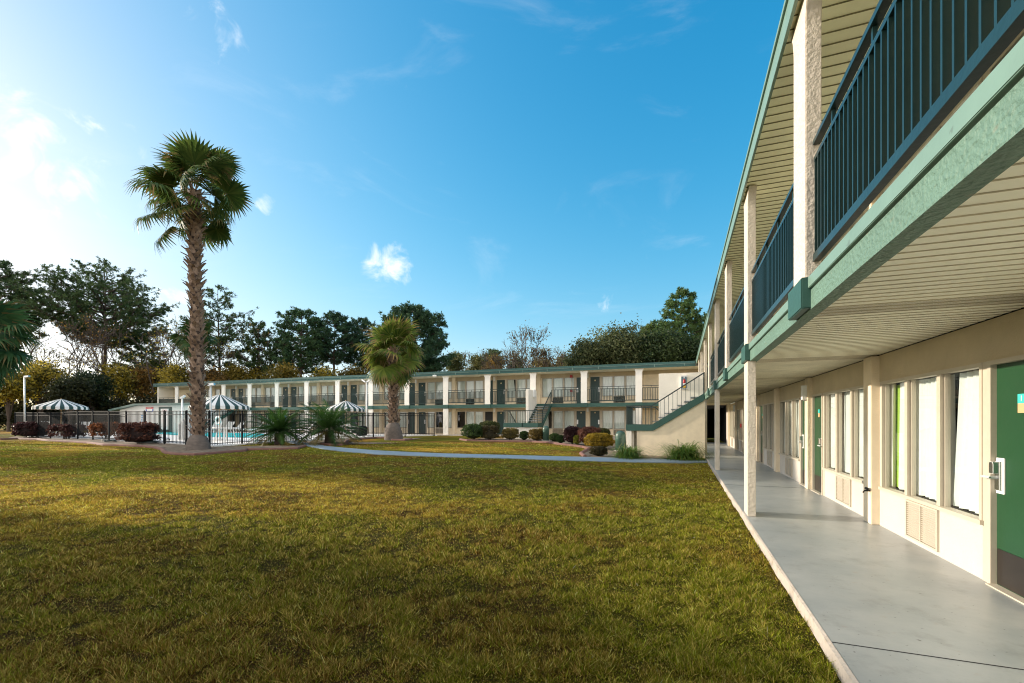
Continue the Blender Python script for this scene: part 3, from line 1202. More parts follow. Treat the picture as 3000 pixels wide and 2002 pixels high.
sm2 = soffit_mesh(Y0N, 31.2, -1.75, 0, 5.115, .160, M['soffit_up'], [], .009)
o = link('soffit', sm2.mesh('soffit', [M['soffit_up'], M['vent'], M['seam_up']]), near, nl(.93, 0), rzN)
rf = MB()
rf.box(.935, Y0N - .3, 5.17, 11.0, Y1N, 5.30)
ro = rf.build('roof', M['roofgrey'], near, loc=nl(0, 0))
fa = MB()
fa.box(.905, Y0N - .3, 5.06, .934, Y1N, 5.27)
fa.box(.885, Y0N - .3, 5.271, .95, Y1N, 5.325)
link('fascia', fa.mesh('fascia', M['mint_trim'], bevel=.004), ro)
# building body behind the rooms
bd = MB()
bd.box(WX + 1.52, Y0N, -.1, 10.5, Y1N, 5.12)
bd.build('wall', M['wall'], near, loc=nl(0, 0))
for i in range(len(PC) - 1):
    a, b = PC[i] + .295, PC[i + 1] - .155
    if 20.2 < (a + b) / 2 < 21.9:
        a2, b2 = PC[i + 1] - .225, 0
        link('railing', railing_mesh(20.62 - a, 2.68), near, nl(1.05, a), rzN)
        continue
    link('railing', railing_mesh(b - a, 2.68), near, nl(1.05, a), rzN)
# hose bib on the first pilaster, alarm pull
hb = MB()
hb.tube([(-.10, 7.93, .48), (-.17, 7.93, .48), (-.19, 7.93, .45)], .012, 6)
hb.tube([(-.14, 7.90, .51), (-.14, 7.97, .51)], .02, 6)
hb.build('hose_bib', M['black'], near)
al = MB()
al.box(-.06, 23.6, 1.15, -.005, 23.75, 1.32)
al.build('fire_alarm', M['red'], near)
# the number on the nearest door plate
text_part('lettering', '1', .07, M['plastic_white'], near, (0.020, 5.06, 1.68), (R(90), 0, R(-90)))

# walkway slab
sl = MB()
sl.box(.945, Y0N, -.6, 3.2, 33.0, 0.0)
tag(sl.build('walkway', M['concrete'], bevel=.01), kind='structure')
ed = MB()
vs, fs = [], []
ys = np.arange(Y0N, 33.0, .22)
for y in ys:
    a = .035 * (fbm(np.array([y * 1.7]), np.array([3.3]), 4)[0] - .5)
    vs += [(.952, y, .002), (.930 + a, y, -.006), (.918 + a * 2, y, -.2), (.952, y, -.2)]
for i in range(len(ys) - 1):
    q = i * 4
    fs += [(q, q + 1, q + 5, q + 4), (q + 1, q + 2, q + 6, q + 5)]
ed.add(vs, fs)
tag(ed.build('walkway_edge', M['kerbface'], smooth=False), kind='structure')
jt = MB()
for y in (3.62, 11.6, 19.6):
    jt.box(.955, y, .0005, WX, y + .006, .004)
tag(jt.build('walkway_joints', M['dark']), kind='structure')

# ---------------------------------------------------------------- far wing
FX = [-2.64, -6.34, -10.07, -13.67, -17.23, -20.76, -24.29, -27.75, -31.18, -34.67, -38.06, -41.5, -44.85, -48.16]
FYC, FYW = 31.46, 32.9
far = thing('motel_building', 'long far motel wing closing the courtyard under a teal roof edge', 'building', (0, FYW, 0))
rzF = R(180)
uF = [-x for x in FX]
XE = -51.05


def fl(x, y, z=0):
    return (x, y - FYW, z)


lowcurt = [0, 5, 0, 4, 3, 0, 0, 1, 0, 5, 0, 3, 0, 0]
upcurt = [0, 0, 1, 0, 0, 2, 0, 0, 1, 0, 5, 0, 0, 0]
facade(far, (0, 0, 0), rzF, uF, True, .36, .84, 2.20, 2.42, M['door_far'], True, lowcurt, umin=-.2, umax=-XE, door_open=(3,))
facade(far, (0, 0, 0), rzF, uF, True, 2.69, 3.20, 4.66, 4.94, M['door_far'], True, upcurt, umin=-2.6, umax=-XE)
for i, x in enumerate(FX):
    link('column', fin_mesh(2.685, 4.935, matl=M['column_far']), far, fl(x, FYC), rzF)
    cb = MB()
    cb.box(x - .25, FYC - .10, 2.40, x + .25, FYC + .08, 2.684)
    link('column_base', cb.mesh('column_base', M['green'], bevel=.008), far, fl(0, 0))
    if i % 2 == 0:
        link('column', fin_mesh(.30, 2.399, False, matl=M['column_far']), far, fl(x, FYC), rzF)
dk = MB()
dk.box(XE, FYC + .0, 2.45, .9, FYW - .002, 2.66)
dk.build('deck', M['white_far'], far, loc=fl(0, 0))
bmz = MB()
bmz.box(XE - .05, FYC - .05, 2.41, .9, FYC - .002, 2.67)
bmz.build('beam', M['green'], far, loc=fl(0, 0))
sf = MB()
sf.box(XE, FYC, 2.43, .9, FYW - .002, 2.448)
sf.build('soffit', M['soffit'], far, loc=fl(0, 0))
sf = MB()
sf.box(XE, FYC - .14, 4.945, 3.0, FYW - .002, 4.965)
sf.build('soffit', M['soffit'], far, loc=fl(0, 0))
rf = MB()
rf.box(XE - .4, 31.33, 4.97, 11.0, 41.5, 5.28)
ro = rf.build('roof', M['roofgrey'], far, loc=fl(0, 0))
fa = MB()
fa.box(XE - .45, 31.27, 4.95, .86, 31.325, 5.13)
fa.box(XE - .47, 31.235, 5.131, .86, 31.325, 5.145, 1)
fa.box(XE - .45, 31.255, 5.146, .86, 31.325, 5.285)
for x in np.arange(XE, .8, 1.83):
    fa.box(x, 31.225, 4.99, x + .03, 31.234, 5.16, 1)
link('fascia', fa.mesh('fascia', [M['teal'], mat('pale_teal_seam', (0.20, 0.30, 0.26), 0.4)]), ro)
ew = MB()
ew.box(XE, 31.40, .2, XE + .16, FYW, 4.94)
ew.build('end_wall', M['white_far'], far, loc=fl(0, 0))
bd = MB()
bd.box(XE, FYW + 1.52, 0, -.2, 41.2, 4.96)
bd.build('wall', M['wall'], far, loc=fl(0, 0))
STX = [-8.72, -40.0]
pts = [XE + .16] + sorted(FX)
bays = [(pts[i] + (.225 if i else 0), pts[i + 1] - .225) for i in range(len(pts) - 1)] + [(FX[0] + .225, .75)]
for a, b in bays:
    for s in STX:
        if a < s - .2 < b:
            a = s + .02
    if b - a > .4:
        link('railing', railing_mesh(b - a, 2.68, .105, .016), far, fl(b, FYC), rzF)
# walkway of the far wing
sl = MB()
sl.box(XE, 31.15, -.2, .2, 33.2, .36)
tag(sl.build('walkway', M['kerbface'], bevel=.01), kind='structure')
# breezeway with machines in the corner
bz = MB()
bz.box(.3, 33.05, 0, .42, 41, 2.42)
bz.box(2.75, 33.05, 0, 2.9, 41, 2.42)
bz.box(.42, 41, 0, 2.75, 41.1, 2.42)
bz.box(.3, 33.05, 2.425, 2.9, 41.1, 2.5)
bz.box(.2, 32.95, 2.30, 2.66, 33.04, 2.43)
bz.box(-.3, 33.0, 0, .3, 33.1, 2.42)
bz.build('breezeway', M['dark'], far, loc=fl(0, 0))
vm = thing('vending_machine', 'dark blue vending machine standing in the shaded breezeway', 'vending machine', (.95, 37.5, 0))
mb = MB(); mb.box(-.42, -.35, .08, .42, .35, 1.85); mb.box(-.40, -.33, 0, .40, .33, .08)
mb.build('cabinet', M['machine'], vm, bevel=.02)
mb = MB(); mb.box(-.36, -.362, .75, .14, -.351, 1.75)
mb.build('display_panel', mat('dim_blue_panel', (0.08, 0.20, 0.32), 0.2), vm)
mb = MB(); mb.box(.2, -.36, .9, .36, -.351, 1.5)
mb.build('coin_panel', M['chrome'], vm)
# fire alarms and conduit on the far wing
al = MB()
for x in (-7.55,):
    al.tube([(x, -.14, 2.7), (x, -.14, 4.93)], .02, 6, 1)
    al.box(x - .09, -.20, 4.62, x + .09, -.10, 4.80, 0)
    al.box(x - .09, -.20, 3.55, x + .09, -.10, 3.75, 0)
al.build('fire_alarm', [M['red'], M['trim']], far)
sec = MB()
sec.box(-18.2, 31.10, 4.90, -17.9, 31.22, 5.02)
sec.build('floodlight', M['plastic_white'], far, loc=fl(0, 0))


# ---------------------------------------------------------------- stairs (local x along the facade, y outward from the deck edge)
def stairs(label, O, rz, base_z, near_one):
    root = thing('staircase', label, 'staircase', O, rz, 'outdoor staircases up to the balconies')
    run, land, z1, z2 = 2.12, 1.10, 1.30, 2.66
    bz_ = base_z
    st = MB()
    for x in (0.0, 1.03):
        st.prism([(0.0, z2 - .02), (run, z1), (run + land, z1), (run + land, z1 - .27), (run - .05, z1 - .27), (0.0, z2 - .33)], 'x', x - .025, x + .025)
    st.box(0.026, run + land - .05, z1 - .27, 2.35, run + land, z1)
    st.prism([(run + land, z1), (run + land, z1 - .27), (run, z1 - .27), (.3, bz_), (.62, bz_), (run, z1 - .02)], 'x', 2.35, 2.40)
    st.build('stringer', M['green'], root)
    ld = MB()
    ld.box(.03, run - .02, z1 - .07, 2.34, run + land - .055, z1 - .012)
    ld.build('landing', M['concrete'], root)
    tr = MB()
    nst = 8
    for i in range(1, nst):
        y = run - i * run / nst
        z = z1 + i * (z2 - z1) / nst
        tr.box(.03, y - .02, z - .045, 1.0, y + .27, z)
    for i in range(1, nst - 1):
        y = run - i * (run - .4) / nst
        z = z1 - i * (z1 - bz_) / nst
        tr.box(1.32, y - .27, z - .045, 2.345, y + .02, z)
    tr.build('tread', M['concrete'], root)
    rl = MB()
    hR = .84
    for off in (0.0,):
        rl.bar((off, 0, z2 + hR), (off, run, z1 + hR - .02), .045, .05)
        rl.bar((off, run, z1 + hR - .02), (off, run + land - .03, z1 + hR - .02), .045, .05)
        for i in range(13):
            y = .04 + i * run / 12.2
            zb = z2 + (z1 - z2) * y / run
            rl.box(off - .009, y - .009, zb - .04, off + .009, y + .009, zb + hR - .01)
        for i in range(6):
            y = run + .06 + i * .19
            rl.box(off - .009, y - .009, z1 - .02, off + .009, y + .009, z1 + hR - .03)
    y = run + land - .03
    rl.bar((0, y, z1 + hR - .02), (2.38, y, z1 + hR - .02), .05, .045)
    for i in range(20):
        x = .1 + i * .119
        rl.box(x - .009, y - .009, z1 - .02, x + .009, y + .009, z1 + hR - .03)
    x = 2.375
    rl.bar((x, y, z1 + hR - .02), (x, run, z1 + hR - .02), .045, .05)
    rl.bar((x, run, z1 + hR - .02), (x, .5, bz_ + hR), .045, .05)
    for i in range(18):
        yy = .5 + i * (y - .5) / 17
        zb = z1 if yy > run else bz_ + (z1 - bz_) * (yy - .5) / (run - .5)
        rl.box(x - .009, yy - .009, zb - .02, x + .009, yy + .009, zb + hR - .02)
    for yy, zb in ((0.02, z2), (run, z1), (run + land - .03, z1)):
        rl.box(-.02, yy - .02, zb - .2, .02, yy + .02, zb + hR + .02)
    rl.build('railing', M['rail'], root)
    cw = MB()
    cw.box(1.06, -.02, bz_ - .2, 1.26, 1.88, 3.62)
    cw.build('centre_wall', M['white_far'], root, bevel=.01)
    sw = MB()
    if near_one:
        sw.prism([(-.02, bz_ - .3), (2.76, bz_ - .3), (2.76, z1 - .275), (run - .05, z1 - .275), (0.0, z2 - .335), (-.02, z2 - .335)], 'x', .03, .16, 0)
        sw.build('side_wall', M['wall'], root)
        pw = MB()
        pw.box(.0, 2.98, bz_ - .3, .16, 3.21, z1 - .275)
        pw.box(.16, 2.90, bz_ - .3, 2.3, 3.05, z1 - .275)
        pw.build('pier', M['white_far'], root, bevel=.01)
    else:
        sw.box(.05, run + land - .25, bz_ - .3, 2.4, run + land - .08, z1 - .29)
        sw.build('pier', M['white_far'], root, bevel=.01)
    return root


stA = stairs('green staircase joining the near wing, tan wall beneath it', (.93, 20.75, 0), rzN, 0.0, True)
stB = stairs('open staircase to the far balcony behind the golden shrubs', (STX[0], FYC - .05, 0), rzF, .30, False)
stC = stairs('staircase to the far balcony partly hidden by the largest striped umbrella', (STX[1], FYC - .05, 0), rzF, .34, False)
# things fixed to the stair walls
fx = thing('extinguisher_cabinet', 'white framed fire extinguisher cabinet on the pale wall above the near staircase', 'fire extinguisher cabinet', (.13, 21.80, 2.88))
mb = MB(); mb.box(-.14, -.12, 0, .14, .005, .62)
mb.build('case', M['plastic_white'], fx, bevel=.006)
mb = MB(); mb.box(-.115, -.128, .03, .115, -.121, .56)
mb.build('front_panel', M['cabinet'], fx)
mb = MB(); mb.tube([(0.01, -.14, .10), (0.01, -.14, .36), (0.01, -.14, .40), (.01, -.14, .44)], [.055, .055, .045, .02], 12)
mb.build('extinguisher', M['red'], fx, smooth=True)
mb = MB(); mb.box(-.045, -.205, .06, .065, -.197, .15); mb.box(-.045, -.205, .17, .065, -.198, .26, 1)
mb.build('instruction_label', [M['yellow'], M['plastic_white']], fx)
mb = MB(); mb.box(-.015, -.14, .48, .025, -.129, .57)
mb.build('latch', M['plastic_white'], fx)
eb = thing('electrical_box', 'white electrical box on the end wall of the open far staircase', 'electrical box', (STX[0] - 1.05, 30.6, 3.1))
mb = MB(); mb.box(.0, -.16, 0, .12, .16, .55)
mb.build('case', M['plastic_white'], eb, bevel=.01)
mb = MB(); mb.box(.121, -.14, .02, .135, .14, .53)
mb.build('door', M['plastic_white'], eb)

# ---------------------------------------------------------------- pool house
PHY = 27.6
ph = thing('pool_house', 'low white pool house with teal roof edge and rules board', 'pool house', (-45, PHY, .3))
mb = MB()


def phx(px):
    uu = (px - CX) / F
    return math.tan(math.atan(uu) - TH) * PHY + 45


def phz(px, py):
    r = ray(px, py)
    return EYE + r.z * (PHY / r.y) - .3


xl, xk, xr = phx(351), phx(404), phx(566)
zt = phz(450, 1188)
zl = phz(351, 1201)
mb.prism([(xl, -.2), (xr, -.2), (xr, zt), (xk, zt), (xl, zl)], 'y', 0, 3.2)
mb.build('wall', M['clap'], ph)
rf = MB()
xll = phx(329)
rf.prism([(xll, zl - .16), (xk, zt + .005), (xr + .25, zt + .005), (xr + .25, zt + .17), (xk - .03, zt + .17), (xll, zl + .02)], 'y', -.35, 3.5)
rf.build('roof', M['teal'], ph)
d0, d1 = phx(466), phx(504)
mb = MB(); mb.box(d0, -.03, -.02, d1, -.003, phz(485, 1193))
dr = mb.build('door', M['door_far'], ph)
mb = MB(); mb.box(d0 + .06, -.06, 1.0, d0 + .11, -.031, 1.12)
mb.build('handle', M['chrome'], dr)
# boards with writing
sg = thing('pool_rules_sign', 'tall white pool rules board with red lettering on the pool house door', 'sign', (-45 + phx(484.5), PHY - .04, .3))
s0, s1, sb, stp = phx(473) - phx(484.5), phx(496) - phx(484.5), phz(484, 1259), phz(484, 1198)
mb = MB(); mb.box(s0, -.03, sb, s1, 0, stp)
mb.build('board', M['plastic_white'], sg)
text_part('lettering', 'POOL RULES', .13, M['signred'], sg, (0, -.033, stp - .13), (R(90), 0, 0))
mb = MB()
r_ = random.Random(3)
z = stp - .28
while z > sb + .08:
    x = s0 + .05
    while x < s1 - .08:
        wl = r_.uniform(.03, .10)
        mb.box(x, -.033, z, min(x + wl, s1 - .04), -.0305, z + .011)
        x += wl + .018
    z -= .055 if r_.random() < .75 else .09
mb.build('small_print', mat('faded_red_print', (0.62, 0.20, 0.20), 0.6), sg)
sg = thing('warning_sign', 'small red white and blue warning sign on the pool house wall', 'sign', (-45 + phx(439.5), PHY - .02, .3))
s0, s1, sb, stp = phx(428) - phx(439.5), phx(451) - phx(439.5), phz(440, 1208), phz(440, 1193)
mb = MB(); mb.box(s0, -.02, sb, s1, 0, stp); mb.box(s0 + .02, -.024, stp - .16, s1 - .02, -.021, stp - .02, 1); mb.box(s0 + .02, -.024, sb + .06, s0 + .16, -.021, stp - .2, 2); mb.box(s1 - .16, -.024, sb + .06, s1 - .02, -.021, stp - .2, 2); mb.box(s0 + .02, -.024, sb + .02, s1 - .02, -.0215, sb + .05, 2)
mb.build('board', [M['plastic_white'], M['signred'], M['blue']], sg)
text_part('lettering', 'WARNING', .115, M['plastic_white'], sg, (0, -.027, stp - .09), (R(90), 0, 0))
sg = thing('notice_sign', 'white notice with blue print low on the pool house wall', 'sign', (-45 + phx(421), PHY - .02, .3))
mb = MB(); mb.box(-.33, -.02, phz(421, 1240), .33, 0, phz(421, 1211))
mb.build('board', M['plastic_white'], sg)
mb = MB()
for k in range(4):
    z = phz(421, 1238) + .1 + k * .16
    x = -.28
    while x < .2:
        wl = r_.uniform(.06, .14)
        mb.box(x, -.024, z, min(x + wl, .28), -.021, z + .07)
        x += wl + .05
mb.build('small_print', mat('bright_blue_print', (0.02, 0.25, 0.6), 0.5), sg)

# ---------------------------------------------------------------- pool fence
def fence(label, a, b, npan, hgt=1.66, step=.118, group='black picket fences round the pool'):
    root = thing('picket_fence', label, 'fence', (a.x, a.y, 0), 0, group)
    a, b = Vector((a.x, a.y, 0)), Vector((b.x, b.y, 0))
    L_ = (b - a).length
    t = (b - a) / L_
    ang = math.atan2(t.y, t.x)
    for i in range(npan + 1):
        p = a + t * (L_ * i / npan)
        mb = MB()
        z = gz(p.x, p.y)
        mb.box(-.032, -.032, z - .1, .032, .032, z + hgt + .03)
        mb.lathe([(.045, 0), (.045, .02), (.025, .045), (.005, .06)], (0, 0, z + hgt + .03), 8)
        mb.build('fence_post', M['black'], root, loc=(p.x - a.x, p.y - a.y, 0), rz=ang)
    for i in range(npan):
        p = a + t * (L_ * i / npan)
        q = a + t * (L_ * (i + 1) / npan)
        zp, zq = gz(p.x, p.y) + .06, gz(q.x, q.y) + .06
        l_ = (q - p).length
        mb = MB()
        for h in (.10, hgt - .20, hgt - .02):
            mb.bar((.03, 0, zp + h), (l_ - .03, 0, zq + h), .028, .032)
        n = int(l_ / step)
        for k in range(1, n):
            x = k * l_ / n
            z = zp + (zq - zp) * x / l_
            mb.box(x - .0085, -.0085, z + .02, x + .0085, .0085, z + hgt - .036)
        mb.build('fence_panel', M['black'], root, loc=(p.x - a.x, p.y - a.y, 0), rz=ang)
    return root


fence('black fence along the pool behind the purple shrubs', CL, C0, 12)
fence('black fence from the tall palm to behind the sago palms', C0, CR, 7)
CB = Vector((-17.6, 30.3, 0))
CB2 = Vector((-37.5, 30.4, 0))
fence('black fence along the back of the pool before the far wing', CB, CB2, 9)
fence('short black return fence beside the farthest umbrella', CR, CB, 2)
fence('black fence at the back left of the pool under the trees', Vector((-49.5, 27.9, 0)), CL, 6)

# ---------------------------------------------------------------- umbrellas
def umbrella(label, px, apex_y, rim_y, d, dia):
    top = at_d(px, apex_y, d)
    g0 = gz(top.x, top.y) + .07
    root = thing('patio_umbrella', label, 'umbrella', (top.x, top.y, g0), 0, 'striped umbrellas round the pool')
    H = top.z - g0
    rimz = H - max(.42, (rim_y - apex_y) * d / F)
    r = dia / 2
    ns = 40
    sub = 3
    mb = MB()
    rings = [(0.03, H), (.12 * r, H - .03), (.35 * r, H - .14 * (H - rimz) / .5), (.65 * r, H - .30 * (H - rimz) / .5), (.88 * r, rimz + .10), (r, rimz)]
    n = ns * sub
    vs = []
    for rr, z in rings:
        for k in range(n):
            a = 2 * PI * k / n
            sag = 1 - .012 * (rr / r) * (1 - abs(math.cos(a * 4)))
            vs.append((rr * math.cos(a) * sag, rr * math.sin(a) * sag, z))
    # scalloped skirt
    for k in range(n):
        a = 2 * PI * k / n
        s = (k % sub) / sub
        sc_ = .15 + .05 * math.sin(PI * s)
        vs.append((r * 1.005 * math.cos(a), r * 1.005 * math.sin(a), rimz - sc_))
    nr = len(rings) + 1
    for i in range(nr - 1):
        for k in range(n):
            k2 = (k + 1) % n
            mb.f.append((i * n + k, i * n + k2, (i + 1) * n + k2, (i + 1) * n + k))
            mb.m.append((k // sub) % 2)
    mb.v = vs
    mb.build('canopy', [M['umb_white'], M['umb_green']], root, smooth=False)
    ul = MB()
    vs = []
    for rr, z in rings[1:]:
        for k in range(n):
            a = 2 * PI * k / n
            vs.append((rr * .99 * math.cos(a), rr * .99 * math.sin(a), z - .03))
    for k in range(n):
        a = 2 * PI * k / n
        s = (k % sub) / sub
        vs.append((r * .985 * math.cos(a), r * .985 * math.sin(a), rimz - .145 - .05 * math.sin(PI * s)))
    fs = []
    for i in range(len(rings) - 1):
        for k in range(n):
            k2 = (k + 1) % n
            fs.append((i * n + k, (i + 1) * n + k, (i + 1) * n + k2, i * n + k2))
    ul.add(vs, fs)
    ul.build('lining', M['umb_under'], root)
    rb = MB()
    for k in range(8):
        a = 2 * PI * k / 8
        rb.tube([(.04 * math.cos(a), .04 * math.sin(a), H - .06), (r * .96 * math.cos(a), r * .96 * math.sin(a), rimz - .05)], .009, 4)
    rb.build('rib', M['plastic_white'], root)
    pl = MB()
    pl.tube([(0, 0, 0), (0, 0, H - .01)], .024, 8)
    pl.lathe([(.02, 0), (.03, .03), (.012, .08)], (0, 0, H - .01), 8)
    pl.build('pole', M['wood'], root)
    bs = MB()
    bs.lathe([(.26, 0), (.26, .04), (.22, .09), (.05, .11), (.04, .30)], (0, 0, 0), 16)
    bs.build('base', M['plastic_white'], root)
    return root


umbrella('striped umbrella before the dark trees at the far left', 179, 1170, 1193, 30.5, 2.75)
umbrella('striped umbrella right behind the tall palm trunk', 644, 1157, 1191, 25.5, 2.9)
umbrella('striped umbrella nearest the far wing, above the wider sago palm', 1013, 1175, 1199, 31.5, 2.55)

# ---------------------------------------------------------------- pool furniture
def lounger_proto():
    mb = MB()
    Wd = .62
    for s in (-1, 1):
        mb.box(s * Wd / 2 - .03, -.95, .30, s * Wd / 2 + .03, .35, .37)
    for i in range(11):
        y = -.93 + i * .115
        mb.box(-Wd / 2, y, .345, Wd / 2, y + .085, .372)
    fr = mb.mesh('seat', M['plastic_white'])
    bk = MB()
    ang = R(52)
    for i in range(7):
        t0, t1 = i * .115, i * .115 + .088
        y0, z0, y1, z1 = .33 + math.cos(ang) * t0, .36 + math.sin(ang) * t0, .33 + math.cos(ang) * t1, .36 + math.sin(ang) * t1
        bk.add([(-Wd / 2, y0, z0), (Wd / 2, y0, z0), (Wd / 2, y1, z1), (-Wd / 2, y1, z1), (-Wd / 2, y0 + .025, z0 - .02), (Wd / 2, y0 + .025, z0 - .02), (Wd / 2, y1 + .025, z1 - .02), (-Wd / 2, y1 + .025, z1 - .02)],
               [(0, 1, 2, 3), (7, 6, 5, 4), (0, 4, 5, 1), (3, 2, 6, 7), (0, 3, 7, 4), (1, 5, 6, 2)])
    for s in (-1, 1):
        bk.bar((s * Wd / 2, .33, .35), (s * Wd / 2, .33 + math.cos(ang) * .82, .35 + math.sin(ang) * .82), .06, .05)
    bk = bk.mesh('backrest', M['plastic_white'])
    legs = []
    for s in (-1, 1):
        for y, dy in ((-.75, -.10), (.25, .12)):
            lg = MB()
            lg.bar((s * (Wd / 2 - .01), y, .31), (s * (Wd / 2 + .01), y + dy, 0), .06, .05)
            legs.append(lg.mesh('leg', M['plastic_white']))
    return fr, bk, legs


LFR, LBK, LLG = lounger_proto()


def lounger(label, px, py, rz, d=None):
    p = G(px, py) if d is None else at_d(px, py, d)
    root = thing('sun_lounger', label, 'sun lounger', (p.x, p.y, gz(p.x, p.y) + .07), rz, 'white sun loungers by the pool')
    link('seat', LFR, root)
    link('backrest', LBK, root)
    for l_ in LLG:
        link('leg', l_, root)


lounger('white lounger just right of the lifebuoy behind the round table', 659, 1269.5, R(10))
lounger('white lounger with raised back between the round table and the fence post', 686, 1270, R(-12))
lounger('white lounger beyond the pool water seen between fence posts', 742, 1271, R(-40))
lounger('white lounger half hidden by the left sago palm fronds', 770, 1272, R(-60))
lounger('white lounger between the two sago palms', 891, 1273, R(-35))
lounger('leftmost white lounger under the far left umbrella', 139, 1266, R(75))
lounger('white lounger right of the pole of the far left umbrella', 202, 1265, R(-10))
lounger('white lounger behind the rust coloured shrub', 240, 1267, R(40))
lounger('white lounger close beside the left of the lifebuoy', 628, 1270, R(30))


def patio_chair(label, px, py, rz):
    p = G(px, py)
    root = thing('patio_chair', label, 'chair', (p.x, p.y, gz(p.x, p.y) + .07), rz, 'white plastic patio chairs')
    s = MB(); s.box(-.25, -.25, .40, .25, .25, .43)
    s.build('seat', M['plastic_white'], root, bevel=.01)
    b = MB()
    for i in range(7):
        x = -.21 + i * .07
        b.bar((x, .25, .43), (x, .33, .86 + .04 * math.cos((i - 3) / 3 * 1.4)), .045, .018)
    b.bar((-.24, .335, .86), (.24, .335, .86), .05, .03)
    b.build('backrest', M['plastic_white'], root)
    for sx in (-1, 1):
        a = MB(); a.bar((sx * .27, -.25, .63), (sx * .27, .30, .65), .05, .025); a.bar((sx * .27, -.24, .42), (sx * .27, -.24, .63), .04, .04)
        a.build('armrest', M['plastic_white'], root)
        for sy in (-1, 1):
            l_ = MB(); l_.bar((sx * .22, sy * .22, .40), (sx * .27, sy * .28, 0), .05, .04)
            l_.build('leg', M['plastic_white'], root)


patio_chair('white slatted chair by the fence end under the farthest umbrella', 1037, 1277, R(120))
patio_chair('white slatted chair left of the other one under the farthest umbrella', 1018, 1274, R(-150))
patio_chair('white chair standing close behind the tall palm trunk', 548, 1284, R(160))


def patio_table(label, px, py, r=.6, h=.72):
    p = G(px, py)
    root = thing('patio_table', label, 'table', (p.x, p.y, gz(p.x, p.y) + .07))
    t = MB(); t.lathe([(r, h - .05), (r + .01, h - .02), (r, h)], n=32)
    t.build('tabletop', M['plastic_white'], root)
    for k in range(4):
        a = PI / 4 + k * PI / 2
        l_ = MB(); l_.bar((math.cos(a) * r * .55, math.sin(a) * r * .55, h - .05), (math.cos(a) * r * .8, math.sin(a) * r * .8, 0), .09, .05)
        l_.build('leg', M['plastic_white'], root)


patio_table('round white table under the umbrella behind the tall palm', 661, 1296, .62, .74)
patio_table('white table under the farthest umbrella', 1013, 1276, .5, .7)
patio_table('white table under the far left umbrella', 172, 1272, .5, .7)
# a stack of folded loungers leaning behind the palm
p = G(548, 1292)
sk = thing('stacked_lounger', 'white loungers stood on end in a stepped stack behind the palm trunk', 'sun loungers', (p.x, p.y, gz(p.x, p.y) + .07), R(20))
for k in range(5):
    mb = MB()
    h = .95 + k * .13
    for i in range(5):
        mb.box(-.32 + k * .13, -.28 + i * .115, .02, -.24 + k * .13, -.19 + i * .115, h)
    mb.box(-.325 + k * .13, -.30, h - .08, -.235 + k * .13, .30, h + .01)
    mb.box(-.325 + k * .13, -.30, 0, -.235 + k * .13, .30, .08)
    mb.build('panel', M['plastic_white'], sk)

# lifebuoy on a post
p = G(643, 1272)
lb = thing('lifebuoy', 'white ring lifebuoy hanging on a post by the pool', 'lifebuoy', (p.x, p.y, gz(p.x, p.y) + .07))
mb = MB()
rr, tr_ = .30, .085
vs, fs = [], []
for i in range(28):
    a = 2 * PI * i / 28
    for j in range(10):
        b = 2 * PI * j / 10
        q = rr + tr_ * math.cos(b)
        vs.append((q * math.cos(a), -.14 + tr_ * .6 * math.sin(b), 1.08 + q * math.sin(a)))
for i in range(28):
    for j in range(10):
        fs.append((i * 10 + j, ((i + 1) % 28) * 10 + j, ((i + 1) % 28) * 10 + (j + 1) % 10, i * 10 + (j + 1) % 10))
mb.add(vs, fs)
mb.build('ring', M['plastic_white'], lb, smooth=True)
mb = MB(); mb.box(-.04, -.04, 0, .04, .04, 1.5); mb.bar((-.1, -.1, 1.30), (.1, -.1, 1.30), .03, .03)
mb.build('post', M['plastic_white'], lb)
# blue notice on a stand
p = G(834, 1276)
ns_ = thing('notice_stand', 'white board with blue wheelchair style sign behind the left sago palm', 'sign', (p.x, p.y, gz(p.x, p.y) + .07))
mb = MB(); mb.box(-.24, -.02, 1.05, .24, .02, 1.62)
mb.build('board', M['plastic_white'], ns_)
mb = MB(); mb.box(-.06, -.025, 1.15, .20, -.021, 1.55)
mb.build('symbol_panel', mat('blue_sign', (0.02, 0.10, 0.50), 0.5), ns_)
mb = MB(); mb.box(-.03, .021, 0, .03, .06, 1.4)
mb.build('post', M['plastic_white'], ns_)
ns_['label'] = 'white board with a blue panel on a post behind the left sago palm'
p = G(1075 - 14, 1279)
bn = thing('waste_bin', 'low dark mesh bin inside the fence end by the light pole', 'bin', (p.x, p.y, gz(p.x, p.y) + .07))
mb = MB(); mb.lathe([(.30, 0), (.36, .08), (.38, .55), (.30, .68), (.1, .72)], n=16)
mb.build('body', M['black'], bn, smooth=True)
mb = MB(); mb.lathe([(.385, .53), (.395, .55), (.385, .57)], n=16)
mb.build('rim', M['black'], bn)

